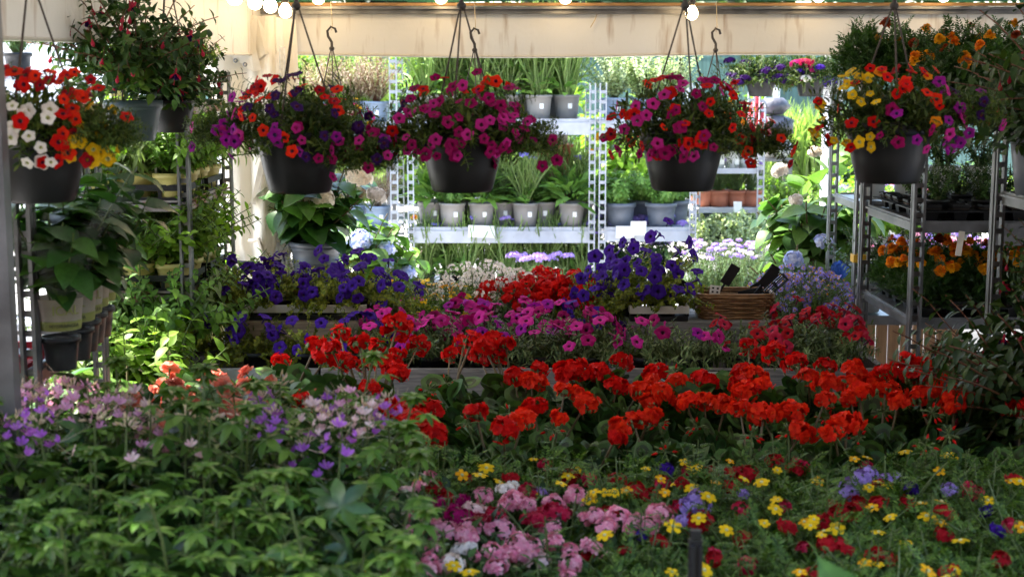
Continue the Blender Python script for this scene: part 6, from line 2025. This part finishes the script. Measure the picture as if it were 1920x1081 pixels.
for i, (x, y, h_, R, mt, tx) in enumerate(((-9.0, 23, 5.5, 2.4, 'tree_leaf', 'bushy green tree behind the fence beyond the white van'), (-5.5, 25, 5.0, 2.2, 'dark_tree', 'dark tree behind the fence between van and herb rack'), (-2.6, 24, 5.2, 2.4, 'tree_leaf', 'leafy tree behind the fence left of the tall outdoor rack'),
                                          (-1.55, 22.2, 3.6, 1.0, 'dark_tree', 'narrow dark conifer behind the dusky plants'), (1.9, 22.4, 3.4, 1.3, 'dark_tree', 'dark conifer behind the fence above the silvery plants'), (5.0, 24, 5.5, 2.5, 'tree_leaf', 'leafy tree behind the fence beyond the teal screen'), (9.5, 24, 5.8, 2.8, 'tree_leaf', 'broad tree behind the fence far beyond the marigold rack'), (.6, 26, 6.0, 2.6, 'tree_leaf', 'tall leafy tree straight behind the tall outdoor rack'))):
    tree('leafy_tree' if mt == 'tree_leaf' else 'conifer_tree', tx, x, y, h_, R, M[mt], 60 + i)

# neighbouring stall bar with two hanging baskets
st = thing('stall_frame', 'pale frame of the neighbouring stall carrying two hanging baskets', 'stall frame', (0, 9.0, 0))
b = MB(); b.box((2.5, 0, 1.885), (3.4, .06, .05)); link('beam', b.build('stall_beam', M['van_white'], False), st)
for x in (1.985, 3.9):
    b = MB(); b.box((x, .05, .93), (.04, .04, 1.86)); link('post', b.build('stall_post', M['van_white'], False), st)
for px, tx, cl, col in ((1418, 'dark leafy hanging basket on the neighbouring stall frame', [recol(VB['lilac'][0], M['dark_purple'], M['stem'])], DARKF), (1510, 'hanging basket of purple and white flowers on the neighbouring stall frame', VB['crimson'] + VB['white'][:1] + VB['hot_magenta'] + VB['purple'], DARKF)):
    zb = 1.60; t = thing('hanging_basket', tx, 'hanging basket', (px_x(px, 9.0), 8.93, zb), 0, 1, 'baskets on the neighbouring stall')
    link('pot', BPOT, t, Matrix.Scale(1.0, 4)); link('foliage', random.choice(col), t, Matrix.Translation((0, 0, .06)) @ Matrix.Scale(.95, 4)); link('foliage', random.choice(CALF), t, Matrix.Translation((0, 0, .10)) @ Matrix.Scale(1.35, 4))
    for pn, me, mt in stalk_heads(cl, 22, .2, .08, .22, 1.4): link(pn, me, t, mt)
    for m_ in cords(1.88 - zb, .13, .097): link('cord', m_, t)
# sacks and parasol
t0 = px_x(1448, 12.6)
for i, (z, m_, tx, s) in enumerate(((.0, 'wood_grey', '', 0), (1.02, 'sack_white', 'white sack, lowest of three piled beside the teal screen', 1.0), (1.2, 'sack_grey', 'grey sack, middle of three piled beside the teal screen', 1.05), (1.40, 'sack_grey', 'grey sack, topmost of three piled beside the teal screen', .8))):
    if i == 0:
        stand('tall wooden stand under the pile of sacks', t0, 12.6, 1.02, .30); continue
    b = MB(); q = np.random.RandomState(i); b.lathe([(.001, 0), (.10, .0), (.15, .04), (.165, .09), (.15, .15), (.09, .185), (.001, .19)], 18)
    me = b.build('sack', M[m_]); co_ = np.empty(len(me.vertices) * 3); me.vertices.foreach_get('co', co_); co_ = co_.reshape(-1, 3); co_[:, :2] *= 1 + .12 * np.sin(co_[:, 2:3] * 60 + co_[:, :1] * 30); me.vertices.foreach_set('co', co_.ravel())
    solo('plastic_sack', me, tx, 'sack', (t0, 12.6, z), i * .8, s, 'sacks piled by the screen')
px_ = px_x(1415, 12.0)
pa = thing('folded_parasol', 'red folded parasol behind the outdoor succulents', 'parasol', (px_, 12, 0))
b = MB(); b.tube([(0, 0, 0), (0, 0, 1.62)], .02, .02, 8); link('pole', b.build('parasol_pole', M['galv']), pa)
b = MB(); V, Q = [], []
for j in range(6):
    for k in range(20):
        a = 2 * PI * k / 20; R = (.015 + .15 * (j / 5)) * (1 + .14 * math.cos(8 * a)); V.append((R * math.cos(a), R * math.sin(a), 1.58 - .46 * j / 5))
for j in range(5):
    for k in range(20): k2 = (k + 1) % 20; Q.append((j * 20 + k, j * 20 + k2, (j + 1) * 20 + k2, (j + 1) * 20 + k))
b.add(T_(V, Q)); link('canopy', b.build('parasol_canopy', M['red_cloth']), pa)
b = MB(); b.lathe([(.001, 0), (.22, 0), (.22, .04), (.05, .07), (.03, .1)], 20); link('foot', b.build('parasol_foot', M['black_plastic']), pa)
